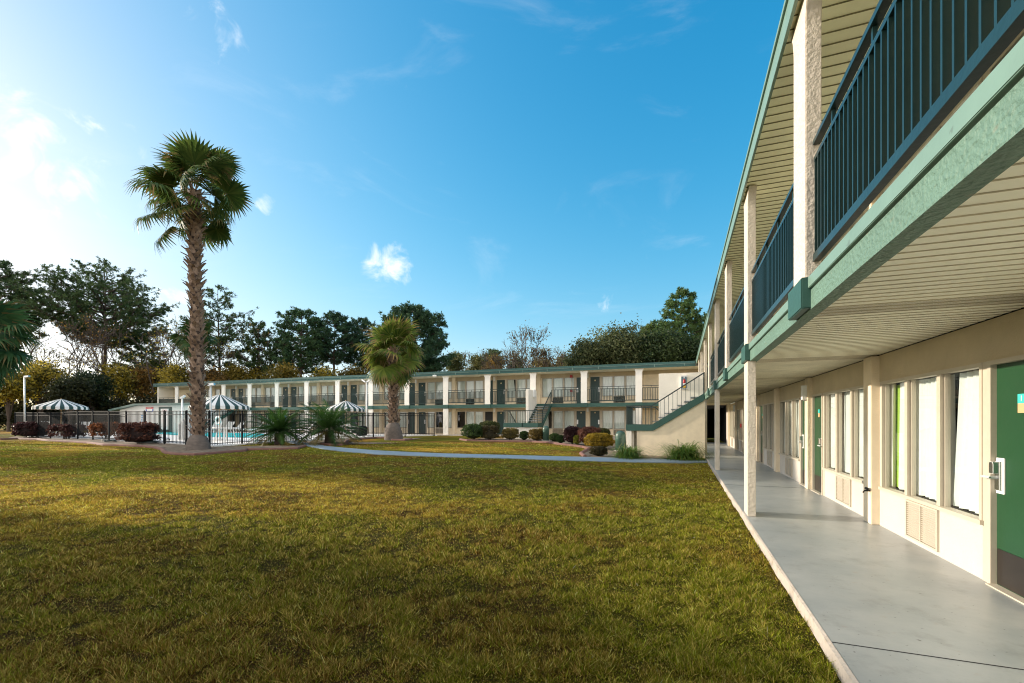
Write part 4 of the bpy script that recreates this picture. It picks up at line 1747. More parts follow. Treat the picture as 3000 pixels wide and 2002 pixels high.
# ---------------------------------------------------------------- light poles
def light_pole(label, px, top, d, r, heads, two=False, split=None):
    p = at_d(px, top, d)
    g0 = gz(p.x, p.y) - .05
    root = thing('light_pole', label, 'light pole', (p.x, p.y, g0), math.atan2(RGT.y, RGT.x), 'floodlight poles')
    H = p.z - g0
    mb = MB()
    mb.tube([(0, 0, 0), (0, 0, H)], [r, r * .9], 10)
    mb.lathe([(r * 1.2, 0), (r * 1.2, .03), (.01, .07)], (0, 0, H), 8)
    mb.build('pole', M['plastic_white'] if not split else [M['plastic_white']], root, smooth=True)
    for sx, tilt in heads:
        hd = MB()
        hd.tube([(0, 0, H - .06), (sx * .12, -.02, H + .03)], .02, 6)
        c = Vector((sx * .22, -.05, H + .10))
        dx = Vector((math.cos(tilt), 0, math.sin(tilt)))
        hd.bar(c - dx * .16, c + dx * .16, .16, .11)
        hd.build('floodlight', M['plastic_white'] if not two else M['chrome'], root, bevel=.01)
    return root


light_pole('light pole at the far left beside the striped umbrella', 72, 1108, 31, .045, [(1, .1)], True)
light_pole('short white floodlight pole before the pool house, left of the palm', 534, 1168, 30, .06, [(.3, .5)])
light_pole('white light pole at the fence corner right of the palm trunk', 617, 1133, 22.5, .05, [(.3, .15)], True)
lp4 = light_pole('floodlight pole at the right end of the fence with a drooping cable', 1074, 1120, 35, .065, [(-1, -.6), (.9, .5)], True)
c0 = at_d(1074, 1123, 34.9)
c1 = Vector((-23.2, 31.22, 5.25))
mb = MB()
mb.tube([c0.lerp(c1, t / 12) - Vector((0, 0, 1.0 * math.sin(PI * t / 12))) for t in range(13)], .012, 5)
tag(mb.build('power_cable', M['plastic_white']), 'pale cable drooping from the floodlight pole to the far roof', 'cable')


# ---------------------------------------------------------------- palms
def fan_mesh(seed, rad=1.0, segs=34, spread=R(255), droop=.55, col_a=(0.035, 0.075, 0.016), col_b=(0.10, 0.14, 0.03), dry=.12):
    """a fan leaf in local space: petiole along +x, blade from x = 0; returns arrays"""
    r = np.random.default_rng(seed)
    V, Fq, C = [], [], []
    for s in range(segs):
        t = s / (segs - 1) - .5
        a = t * spread
        Ls = rad * (1 - .30 * abs(t) * 1.3) * r.uniform(.88, 1.08)
        w = rad * .062
        dirv = np.array([math.cos(a), math.sin(a), 0.0])
        sd = np.array([-math.sin(a), math.cos(a), 0.0])
        base = np.array([0., 0., 0.])
        dr = droop * r.uniform(.7, 1.4)
        steps = [(0.03, .12), (.30, .85), (.58, 1.0), (.80, .55), (1.0, .05)]
        cb = np.array(col_a) * (1 - .5) + np.array(col_b) * .5
        cc = np.array(col_a) + (np.array(col_b) - np.array(col_a)) * r.random()
        o = len(V)
        for q, ww in steps:
            fold = .035 * rad * (1 if s % 2 else -1) * (q < .62)
            z = .10 * rad * q - dr * rad * max(0, q - .42) ** 2 * 1.9 + fold * q
            rr = Ls * (q - .16 * max(0, q - .5) * dr)
            c = base + dirv * rr + np.array([0, 0, z - .16 * rad * abs(t) * 2 * q])
            V.append(c - sd * w * ww * .5 * (1 + 1.1 * q if q < .6 else 1.3))
            V.append(c + sd * w * ww * .5 * (1 + 1.1 * q if q < .6 else 1.3))
            tipc = cc if (q < .8 or r.random() > dry * 3) else np.array([.22, .15, .06])
            C += [tipc, tipc]
        for i in range(len(steps) - 1):
            Fq.append((o + 2 * i, o + 2 * i + 1, o + 2 * i + 3, o + 2 * i + 2))
    return np.array(V), np.array(Fq), np.array(C)


def frond_mesh(seed, rad, pet, dry=.12, **kw):
    V, Fq, C = fan_mesh(seed, rad, dry=dry, **kw)
    V = V + np.array([pet, 0, 0])
    # petiole: thin 3-sided tube with a slight sag
    k = 6
    pv, pf, pc = [], [], []
    for i in range(k + 1):
        q = i / k
        x = pet * 1.03 * q
        z = .10 * pet * math.sin(PI * q) - 0.0
        rr = .028 * (1 - .45 * q)
        for j in range(4):
            a = PI / 4 + j * PI / 2
            pv.append((x, rr * math.cos(a), z + rr * .7 * math.sin(a)))
            pc.append((.16, .13, .045))
    for i in range(k):
        for j in range(4):
            pf.append((i * 4 + j, i * 4 + (j + 1) % 4, (i + 1) * 4 + (j + 1) % 4, (i + 1) * 4 + j))
    Vn = np.concatenate([V, np.array(pv)])
    Fn = np.concatenate([Fq, np.array(pf) + len(V)])
    Cn = np.concatenate([C, np.array(pc)])
    return npmesh('frond', Vn, Fn, M['frond'], Cn)


def palm(label, base, axis_pts, r0, r1, butt, nfr, rad, pet, seed, boots=True, elev=(-70, 80), skirt=0, cols=None, droop=.55, dens=1.0):
    r = random.Random(seed)
    root = thing('palm_tree', label, 'palm tree', base, 0, 'tall fan palms')
    ax = [Vector(p) - base for p in axis_pts]
    H = ax[-1].z
    n = 26

    def axp(t):
        z = t * H
        for i in range(len(ax) - 1):
            if ax[i].z <= z <= ax[i + 1].z + 1e-6:
                q = (z - ax[i].z) / max(1e-6, ax[i + 1].z - ax[i].z)
                return ax[i].lerp(ax[i + 1], q)
        return ax[-1]
    tb = MB()
    pts = [axp(i / n) for i in range(n + 1)]
    tb.tube(pts, [r0 + (r1 - r0) * (i / n) for i in range(n + 1)], 14, 0)
    # old leaf bases in spirals
    zb = butt[1]
    row = 0
    dzr = .185 / dens
    while zb < H - .1:
        t = zb / H
        c = axp(t)
        rr = r0 + (r1 - r0) * t
        per = max(7, int(2 * PI * rr / .235 * dens))
        for k in range(per):
            a = 2 * PI * (k + .5 * (row % 2)) / per + r.uniform(-.12, .12)
            o = Vector((math.cos(a), math.sin(a), 0))
            s = Vector((-math.sin(a), math.cos(a), 0))
            ln = r.uniform(.18, .36) * (1.0 if r.random() > .08 else 1.5)
            out = r.uniform(.10, .30) + (.06 if t > .6 else 0)
            wd = r.uniform(.095, .15)
            b = c + o * (rr - .03) + Vector((0, 0, r.uniform(-.05, .05)))
            tip = b + o * out + Vector((0, 0, ln)) + s * r.uniform(-.07, .07)
            mid = b + o * (out * .35 + .02) + Vector((0, 0, ln * .5))
            vs = [b - s * wd, b + s * wd, mid - s * wd * .72, mid + s * wd * .72, tip - s * wd * .42, tip + s * wd * .42,
                  b - s * wd - o * .03, b + s * wd - o * .03, mid - o * .03, tip - o * .025]
            tb.add(vs, [(0, 1, 3, 2), (2, 3, 5, 4), (0, 2, 8, 6), (2, 4, 9, 8), (1, 7, 8, 3), (3, 8, 9, 5), (4, 5, 9)], 1)
        zb += dzr * r.uniform(.85, 1.15)
        row += 1
    tb.build('trunk', [M['palmbark'], M['boot']], root)
    # swollen butt
    bt = MB()
    R0, Hb = butt
    nb = 20
    vs, fs = [], []
    prof = [(1.06, -.15), (1.05, .05), (1.0, Hb * .35), (.90, Hb * .65), (.78, Hb * .9), (r0 / R0 * .98, Hb * 1.15)]
    for f_, z in prof:
        for k in range(nb):
            a = 2 * PI * k / nb
            q = R0 * f_ * (1 + .05 * math.sin(3 * a + z * 4) + .03 * math.sin(7 * a))
            vs.append((q * math.cos(a), q * math.sin(a), z))
    for i in range(len(prof) - 1):
        for k in range(nb):
            k2 = (k + 1) % nb
            fs.append((i * nb + k, i * nb + k2, (i + 1) * nb + k2, (i + 1) * nb + k))
    bt.add(vs, fs)
    bt.build('trunk_base', M['palmbase'], root, smooth=True)
    kw = dict(droop=droop)
    if cols:
        kw['col_a'], kw['col_b'] = cols
    meshes = [frond_mesh(seed * 10 + q, rad * (1 - .04 * q), pet * (.58, .80, 1.0, 1.12, .70)[q], **kw) for q in range(5)]
    top = ax[-1]
    for i in range(nfr):
        q = (i + .5) / nfr
        az = i * 2.39996 + r.uniform(-.25, .25)
        el = R(elev[1]) + (R(elev[0]) - R(elev[1])) * q ** .85 + r.uniform(-.12, .12)
        o = link('frond', meshes[(0, 4, 0, 1, 4)[i % 5] if i < 8 else i % 5], root)
        o.location = top + Vector((math.cos(az), math.sin(az), 0)) * r1 * .5 + Vector((0, 0, .25 - .75 * q))
        rotz = Matrix.Rotation(az, 4, 'Z')
        roty = Matrix.Rotation(-el, 4, 'Y')
        rotx = Matrix.Rotation(r.uniform(-.95, .95), 4, 'X')
        o.rotation_euler = (rotz @ roty @ rotx).to_euler()
        s = r.uniform(.82, 1.12)
        o.scale = (s, s, s)
    return root


b = G(581, 1318)
dP = depth(b)


def axpts(lst, dd):
    return [at_d(x, y, dd) for x, y in lst]


palm('tallest palm, its long scaly trunk rising by the fence corner', b, [b] + axpts([(581, 1240), (578, 1050), (573, 850), (570, 700), (569, 558)], dP), .215, .19, (.45, .60), 34, 1.27, 1.5, 3, elev=(-54, 84), droop=.6)
b = G(1153, 1289)
dP2 = depth(b)
palm('shorter yellow green palm standing before the far wing', b, [b] + axpts([(1153, 1240), (1152, 1150), (1150, 1022)], dP2), .24, .21, (.53, .95), 30, 1.35, 1.2, 5, elev=(-66, 88), cols=((0.05, 0.10, 0.015), (0.20, 0.24, 0.04)), droop=.6)
b = Vector((at_d(572, 1200, 52).x, at_d(572, 1200, 52).y, .3))
palm('palm partly hidden behind the tall palm trunk', b, [b] + axpts([(572, 1150), (572, 985)], 52), .32, .28, (.5, .5), 26, 1.55, 1.35, 8, elev=(-75, 80), cols=((0.03, 0.075, 0.025), (0.07, 0.12, 0.03)), droop=.7, dens=.8)
b = Vector((at_d(-62, 1200, 24).x, at_d(-62, 1200, 24).y, .3))
palm('palm at the left edge with only its fronds in view', b, [b] + axpts([(-62, 1150), (-62, 990)], 24), .3, .27, (.5, .5), 28, 1.45, 1.3, 11, elev=(-70, 80), cols=((0.03, 0.085, 0.035), (0.07, 0.15, 0.05)), droop=.8, dens=.8)


# sago palms
def sago(label, px, py, crown_py, spread_px, seed, nfr=62, tilt=0):
    r = random.Random(seed)
    b = G(px, py)
    dd = depth(b)
    root = thing('sago_palm', label, 'sago palm', b, 0, 'sago palms by the path')
    H = (py - crown_py) * dd / F
    Rr = spread_px * dd / F
    tb = MB()
    tb.tube([(0, 0, -.1), (0, 0, H * .5), (0, 0, H)], [.26, .24, .20], 12)
    for k in range(110):
        z = H * r.random()
        a = r.random() * 6.28
        o = Vector((math.cos(a), math.sin(a), 0))
        s = Vector((-o.y, o.x, 0))
        c = o * .22 + Vector((0, 0, z))
        tb.add([c - s * .035, c + s * .035, c + o * .09 + Vector((0, 0, .05))], [(0, 1, 2)])
    tb.build('trunk', M['palmbark'], root)
    V, Fq, C = [], [], []
    for i in range(nfr):
        q = i / nfr
        az = i * 2.39996 + r.uniform(-.2, .2)
        el = R(80) - R(92) * q ** .8 + r.uniform(-.1, .1)
        Ln = Rr * r.uniform(1.25, 1.6) * (.95 + .15 * q)
        cz = np.array([math.cos(az), math.sin(az)])
        sd = np.array([-math.sin(az), math.cos(az), 0])
        colr = np.array([.030, .070, .014]) * r.uniform(.7, 1.5) if q < .86 else np.array([.15, .12, .035]) * r.uniform(.7, 1.3)
        pos = np.array([0, 0, H])
        prev = pos
        ne = 34
        for s in range(ne):
            t = s / ne
            e = el - (.95 + .25 * q) * t ** 1.5
            step = Ln / ne
            dv = np.array([cz[0] * math.cos(e), cz[1] * math.cos(e), math.sin(e)])
            nxt = pos + dv * step
            upv = np.cross(sd, dv)
            o = len(V)
            V += [pos - sd * .010, pos + sd * .010, nxt + sd * .008, nxt - sd * .008]
            C += [colr * 1.1] * 4
            Fq.append((o, o + 1, o + 2, o + 3))
            if t > .10:
                ll = .24 * math.sin(PI * min(1, .12 + t * .93)) ** .6 * (.8 + .4 * Rr)
                for sg_ in (-1, 1):
                    o = len(V)
                    tip = pos + dv * ll * .55 + sd * sg_ * ll * .85 + upv * ll * .30
                    V += [pos, pos + dv * .046, tip + dv * .006, tip]
                    C += [colr * (1.0 + .25 * r.random())] * 4
                    Fq.append((o, o + 1, o + 2, o + 3))
            pos = nxt
    me = npmesh('fronds', np.array(V), np.array(Fq), M['frond'], np.array(C))
    link('crown', me, root)


sago('narrower dark green sago palm left of the path', 819, 1303, 1268, 68, 2)
sago('wider sago palm with yellowing lower fronds right of the path', 965, 1301, 1262, 84, 6, nfr=72)


# ---------------------------------------------------------------- shrubs and leaf clouds
def leaf_quads(P, Nn, size, cols, aspect=.5, r=rng):
    """diamond leaves at P facing roughly Nn"""
    n = len(P)
    a = r.normal(size=(n, 3))
    a -= (a * Nn).sum(1, keepdims=True) * Nn
    a /= np.linalg.norm(a, axis=1, keepdims=True) + 1e-9
    b = np.cross(Nn, a)
    s = size[:, None]
    V = np.stack([P - a * s, P + b * s * aspect, P + a * s, P - b * s * aspect], 1).reshape(-1, 3)
    Fq = np.arange(n * 4).reshape(-1, 4)
    return V, Fq, np.repeat(cols, 4, 0)


def unit(v):
    return v / (np.linalg.norm(v, axis=1, keepdims=True) + 1e-9)


def shrub(name, label, cat, p, w, dp, h, cols, n=3000, leaf=.035, boxy=.35, seed=1, group=None, shaggy=.085, holes=0.0, core=True, stems=None):
    r = np.random.default_rng(seed)
    root = thing(name, label, cat, p, math.atan2(RGT.y, RGT.x) + r.uniform(-.2, .2), group)
    u = unit(r.normal(size=(n, 3)))
    u[:, 2] = np.where(u[:, 2] < -.35, -u[:, 2], u[:, 2])
    e = 1 - boxy
    shape = np.sign(u) * np.abs(u) ** e                      # squarer as boxy grows
    shape /= np.maximum(np.linalg.norm(shape, axis=1, keepdims=True), 1e-6) ** (1 - boxy)
    lump = 1 + shaggy * 1.6 * (np.sin(u[:, 0] * 7 + seed) * np.sin(u[:, 1] * 6 + 2 * seed) * np.cos(u[:, 2] * 5)) + r.normal(size=n) * shaggy * .55
    depthf = 1 - np.abs(r.normal(size=n)) * (.10 + holes * .5)
    P = shape * (lump * np.clip(depthf, .3, 1))[:, None] * np.array([w / 2, dp / 2, h * .55])
    P[:, 2] += h * .50
    P[:, 2] = np.maximum(P[:, 2], .03)
    if holes:
        keep = ~((P[:, 2] < h * .55) & (r.random(n) < holes))
        P, u = P[keep], u[keep]
    m = len(P)
    Nn = unit(u * .6 + r.normal(size=(m, 3)) * .7)
    ca, cb = np.array(cols[0]), np.array(cols[1])
    t = np.clip(.5 + .3 * r.normal(size=m) + .2 * np.sin(P[:, 0] * 9) * np.cos(P[:, 2] * 8), 0, 1)[:, None]
    C = ca * (1 - t) + cb * t
    V, Fq, CC = leaf_quads(P, Nn, leaf * r.uniform(.7, 1.4, m), C, .5, r)
    link('foliage', npmesh('foliage', V, Fq, M['leaf'], CC), root)
    sb = MB()
    rr = random.Random(seed)
    for k in range(9):
        a = rr.random() * 6.28
        q = rr.uniform(.15, .8)
        tx, ty = math.cos(a) * w * .42 * q, math.sin(a) * dp * .42 * q
        sb.tube([(tx * .25, ty * .25, -.05), (tx * .6, ty * .6, h * .4), (tx, ty, h * .85)], [.022, .016, .006], 5)
    sb.build('stems', M['bark'], root)
    if core:
        cv = MB()
        nb, na = 7, 12
        vs, fs = [], []
        for i in range(nb + 1):
            ph_ = PI * (i / nb) - PI / 2
            for j in range(na):
                a = 2 * PI * j / na
                vv = np.array([math.cos(ph_) * math.cos(a), math.cos(ph_) * math.sin(a), math.sin(ph_)])
                vv = np.sign(vv) * np.abs(vv) ** e
                vs.append((vv[0] * w * .36, vv[1] * dp * .36, max(.02, vv[2] * h * .36 + h * .46)))
        for i in range(nb):
            for j in range(na):
                fs.append((i * na + j, i * na + (j + 1) % na, (i + 1) * na + (j + 1) % na, (i + 1) * na + j))
        cv.add(vs, fs)
        cc = np.tile(ca * .75, (len(vs), 1))
        me = cv.mesh('inner_twigs', M['leaf'])
        at = me.attributes.new('Col', 'FLOAT_COLOR', 'POINT')
        at.data.foreach_set('color', np.concatenate([cc, np.ones((len(vs), 1))], 1).astype(np.float32).ravel())
        link('inner_twigs', me, root)
    return root


def shrub_px(label, x0, x1, top, bot, cols, push=.35, name='shrub', cat='shrub', **kw):
    p = G((x0 + x1) / 2, bot)
    d0 = depth(p)
    w_ = (x1 - x0) * d0 / F
    h_ = (bot - top) * d0 / F
    dd = kw.pop('dp', None) or w_ * .8
    off = FWD * (dd * push)
    p = Vector((p.x + off.x, p.y + off.y, 0))
    p.z = gz(p.x, p.y)
    sc_ = 1 + dd * push / d0
    return shrub(name, label, cat, p, w_ * sc_, dd, h_ * sc_ * 1.0, cols, **kw)


PURP = ((.022, .010, .012), (.085, .035, .035))
RUST = ((.10, .035, .015), (.26, .10, .04))
GOLD = ((.14, .10, .010), (.40, .27, .022))
GRN = ((.020, .045, .010), (.055, .095, .020))
OLV = ((.05, .05, .012), (.14, .12, .03))
gl = 'purple leaved shrubs along the pool fence'
shrub_px('darkest purple shrub at the far left end of the fence', 27, 114, 1240, 1284, PURP, seed=1, n=9000, leaf=.06, boxy=.5, group=gl)
shrub_px('purple shrub second from the left, see through near the ground', 133, 217, 1245, 1288, ((.03, .012, .012), (.12, .05, .04)), seed=2, n=5200, leaf=.06, boxy=.5, group=gl, holes=.35, core=False)
shrub_px('rust coloured sparse shrub third along the pool fence', 246, 334, 1240, 1291, RUST, seed=3, n=4600, leaf=.055, boxy=.4, group=gl, holes=.30, core=False)
shrub_px('purple shrub with rusty base beside the coiled hoses', 336, 434, 1241, 1303, ((.03, .012, .012), (.16, .06, .035)), seed=4, n=7000, leaf=.05, boxy=.5, group=gl, holes=.22)
g3 = 'clipped shrubs in the bed before the far wing'
shrub_px('big dark green clipped mound at the left of the shrub bed', 1350, 1416, 1247, 1291, GRN, seed=5, n=9000, leaf=.035, boxy=.3, group=g3, dp=2.2)
shrub_px('low olive domed hedge top behind the brown clipped cube', 1397, 1462, 1240, 1285, ((.035, .05, .012), (.08, .09, .025)), seed=6, n=7000, leaf=.035, boxy=.3, group=g3, push=.9, dp=2.0)
shrub_px('brown olive clipped cube shrub beside the green mound', 1407, 1460, 1250, 1291, ((.05, .042, .018), (.11, .085, .035)), seed=7, n=8000, leaf=.033, boxy=.55, group=g3)
shrub_px('golden tipped ball shrub left of the small dark green ball', 1470, 1521, 1257, 1291, ((.09, .075, .02), (.24, .18, .05)), seed=8, n=6500, leaf=.033, boxy=.4, group=g3)
shrub_px('small dark green ball between two golden ball shrubs', 1522, 1549, 1265, 1292, GRN, seed=9, n=3500, leaf=.03, boxy=.3, group=g3)
shrub_px('brownish golden ball shrub next to the farther bollard', 1549, 1600, 1259, 1294, ((.08, .06, .015), (.24, .16, .04)), seed=10, n=6500, leaf=.033, boxy=.4, group=g3)
shrub_px('small green bush just right of the farther bollard', 1610, 1641, 1272, 1296, GRN, seed=11, n=3500, leaf=.03, boxy=.3, group=g3)
shrub_px('small green bush touching the dark purple shrub', 1631, 1656, 1277, 1301, ((.02, .05, .012), (.05, .10, .022)), seed=12, n=3200, leaf=.03, boxy=.3, group=g3)
shrub_px('dark purple upright shrub in the middle of the bed', 1653, 1703, 1254, 1304, PURP, seed=13, n=6500, leaf=.045, boxy=.35, group=g3, shaggy=.12)
shrub_px('yellow green sprig between the purple and reddish shrubs', 1681, 1701, 1278, 1306, ((.10, .12, .01), (.26, .25, .03)), seed=14, n=1600, leaf=.035, boxy=.2, group=g3, shaggy=.14)
shrub_px('reddish spiky topped shrub behind the bright golden one', 1695, 1764, 1256, 1309, ((.07, .03, .02), (.24, .10, .065)), seed=15, n=7500, leaf=.042, boxy=.25, group=g3, shaggy=.13)
shrub_px('low olive hedge dome behind the nearer bollard', 1757, 1803, 1262, 1300, ((.035, .05, .012), (.09, .09, .025)), seed=16, n=4500, leaf=.035, boxy=.3, group=g3, push=2.0)
shrub_px('bright golden clipped shrub, largest near the path', 1717, 1801, 1273, 1318, GOLD, seed=17, n=10000, leaf=.033, boxy=.42, group=g3, shaggy=.05)
shrub_px('small dark clipped shrub in front of the golden one', 1731, 1782, 1311, 1339, ((.03, .03, .012), (.075, .06, .025)), seed=18, n=5500, leaf=.026, boxy=.4, group=g3)


def strap_clump(label, x0, x1, top, bot, seed, n=620):
    r = np.random.default_rng(seed)
    p = G((x0 + x1) / 2, bot)
    d0 = depth(p)
    w_ = (x1 - x0) * d0 / F
    h_ = (bot - top) * d0 / F
    p = p + FWD * .35
    p.z = gz(p.x, p.y)
    root = thing('strap_leaf_plant', label, 'plant', p, math.atan2(RGT.y, RGT.x), 'strap leaved clumps by the path')
    V, Fq, C = [], [], []
    for i in range(n):
        ox, oy = r.normal() * .10 * w_, r.normal() * .14
        a = r.uniform(0, 2 * PI)
        Ln = r.uniform(.6, 1.1) * w_ * .72
        o2 = np.array([math.cos(a), math.sin(a), 0])
        sd = np.array([-o2[1], o2[0], 0]) * .020
        c = np.array([.05, .11, .02]) + r.random() * np.array([.13, .19, .03]) if r.random() < .9 else np.array([.24, .22, .05])
        base = np.array([ox, oy, -.02])
        e = r.uniform(.1, 1.2)
        o = len(V)
        pos = base
        for s in range(6):
            q = s / 5
            ww = (1 - q * .85)
            V += [pos - sd * ww, pos + sd * ww]
            C += [c, c]
            ee = e - 2.1 * q ** 1.6
            pos = pos + (o2 * math.cos(ee) + np.array([0, 0, math.sin(ee)])) * Ln / 5
        for s in range(5):
            Fq.append((o + 2 * s, o + 2 * s + 1, o + 2 * s + 3, o + 2 * s + 2))
    link('leaves', npmesh('leaves', np.array(V), np.array(Fq), M['frond'], np.array(C)), root)
    st = MB()
    rr = random.Random(seed)
    for k in range(5):
        x = rr.uniform(-.3, .3) * w_
        st.tube([(x, 0, 0), (x + .05, 0, h_ * .7), (x + rr.uniform(.0, .2), 0, h_ * 1.05)], [.008, .006, .004], 5)
    st.build('flower_stalk', mat('straw_stalk', (0.30, 0.28, 0.10), 0.8), root)


strap_clump('grassy strap leaved clump beside the nearer bollard', 1793, 1903, 1302, 1346, 3)
strap_clump('grassy strap leaved clump under the stair wall by the walkway', 1938, 2086, 1310, 1350, 4, n=800)
strap_clump('small leafy tuft at the foot of the narrower sago palm', 778, 806, 1284, 1303, 5, n=120)


# ---------------------------------------------------------------- bollards, hoses, tap
def bollard(label, x0, x1, top, bot):
    p = G((x0 + x1) / 2, bot)
    dd = depth(p)
    r = (x1 - x0) * dd / F / 2
    H = (bot - top) * dd / F
    root = thing('bollard', label, 'bollard', p, math.atan2(RGT.y, RGT.x), 'green domed bollards in the shrub bed')
    mb = MB()
    mb.lathe([(r, 0), (r, H - r)] + [(r * math.cos(a), H - r + r * math.sin(a)) for a in (.25, .5, .75, 1.0, 1.25, 1.5)], n=24)
    mb.build('body', M['bollard'], root, smooth=True)
    mb = MB(); mb.lathe([(r * 1.012, H * .62), (r * 1.02, H * .63), (r * 1.012, H * .64)], n=24)
    mb.build('seam_band', M['bollard'], root)
    mb = MB(); mb.box(-r * .45, -r * 1.06, H * .60, -r * .05, -r * .9, H * .625)
    mb.build('slot', M['black'], root)
    mb = MB(); mb.lathe([(r * 1.55, -.05), (r * 1.55, .03), (r * 1.0, .06)], n=20)
    mb.build('base', M['kerbface'], root)


bollard('green domed bollard close by the near staircase', 1803, 1833, 1262, 1323)
bollard('farther green domed bollard before the white landing wall', 1590, 1609, 1248, 1294)


def hose(label, px, py, seed, rx):
    p = G(px, py, .03)
    root = MB()
    r = random.Random(seed)
    pts = []
    for i in range(110):
        a = i * .36
        q = rx * (.62 + .38 * math.sin(i * .07 + seed)) * r.uniform(.97, 1.03)
        pts.append((q * math.cos(a), q * .55 * math.sin(a), .015 + .05 * abs(math.sin(i * .11)) + .0006 * i))
    root.tube(pts, .017, 5)
    o = root.build('garden_hose', M['hose'], smooth=True, loc=(p.x, p.y, p.z - .01), rz=math.atan2(RGT.y, RGT.x))
    tag(o, label, 'hose', 'coiled garden hoses')


hose('small coiled dark hose left of the rusty based purple shrub', 320, 1297, 1, .38)
hose('larger coiled dark hose right of the rusty based purple shrub', 428, 1301, 2, .62)
p = G(489, 1301)
tp_ = thing('garden_tap', 'white standpipe tap in the mulch before the fence', 'tap', p)
mb = MB(); mb.tube([(0, 0, -.05), (0, 0, .27)], .03, 8); mb.build('pipe', M['plastic_white'], tp_)
mb = MB(); mb.tube([(-.16, 0, .25), (.16, 0, .27)], .018, 6); mb.tube([(.16, 0, .27), (.2, 0, .18)], .018, 6); mb.tube([(-.16, 0, .25), (-.26, 0, .3)], .012, 5)
mb.build('valve', M['black'], tp_)


# ---------------------------------------------------------------- trees
def tubes_np(segs, n=5):
    """segs: list of (p0, p1, r0, r1)"""
    P0 = np.array([s[0] for s in segs]); P1 = np.array([s[1] for s in segs])
    R0 = np.array([s[2] for s in segs]); R1 = np.array([s[3] for s in segs])
    d_ = unit(P1 - P0)
    ref = np.where(np.abs(d_[:, 2:3]) < .9, np.array([[0, 0, 1.]]), np.array([[1., 0, 0]]))
    s_ = unit(np.cross(d_, ref)); t_ = np.cross(d_, s_)
    a = np.arange(n) * 2 * PI / n
    ring = s_[:, None, :] * np.cos(a)[None, :, None] + t_[:, None, :] * np.sin(a)[None, :, None]
    A = P0[:, None] + ring * R0[:, None, None]
    B = P1[:, None] + ring * R1[:, None, None]
    V = np.concatenate([A, B], 1).reshape(-1, 3)
    m = len(segs)
    base = np.arange(m)[:, None] * 2 * n
    k = np.arange(n)[None, :]
    k2 = (k + 1) % n
    Fq = np.stack([base + k, base + k2, base + n + k2, base + n + k], -1).reshape(-1, 4)
    return V, Fq


def tree_root(label, cat, base, group, name):
    return thing(name, label, cat, base, 0, group)


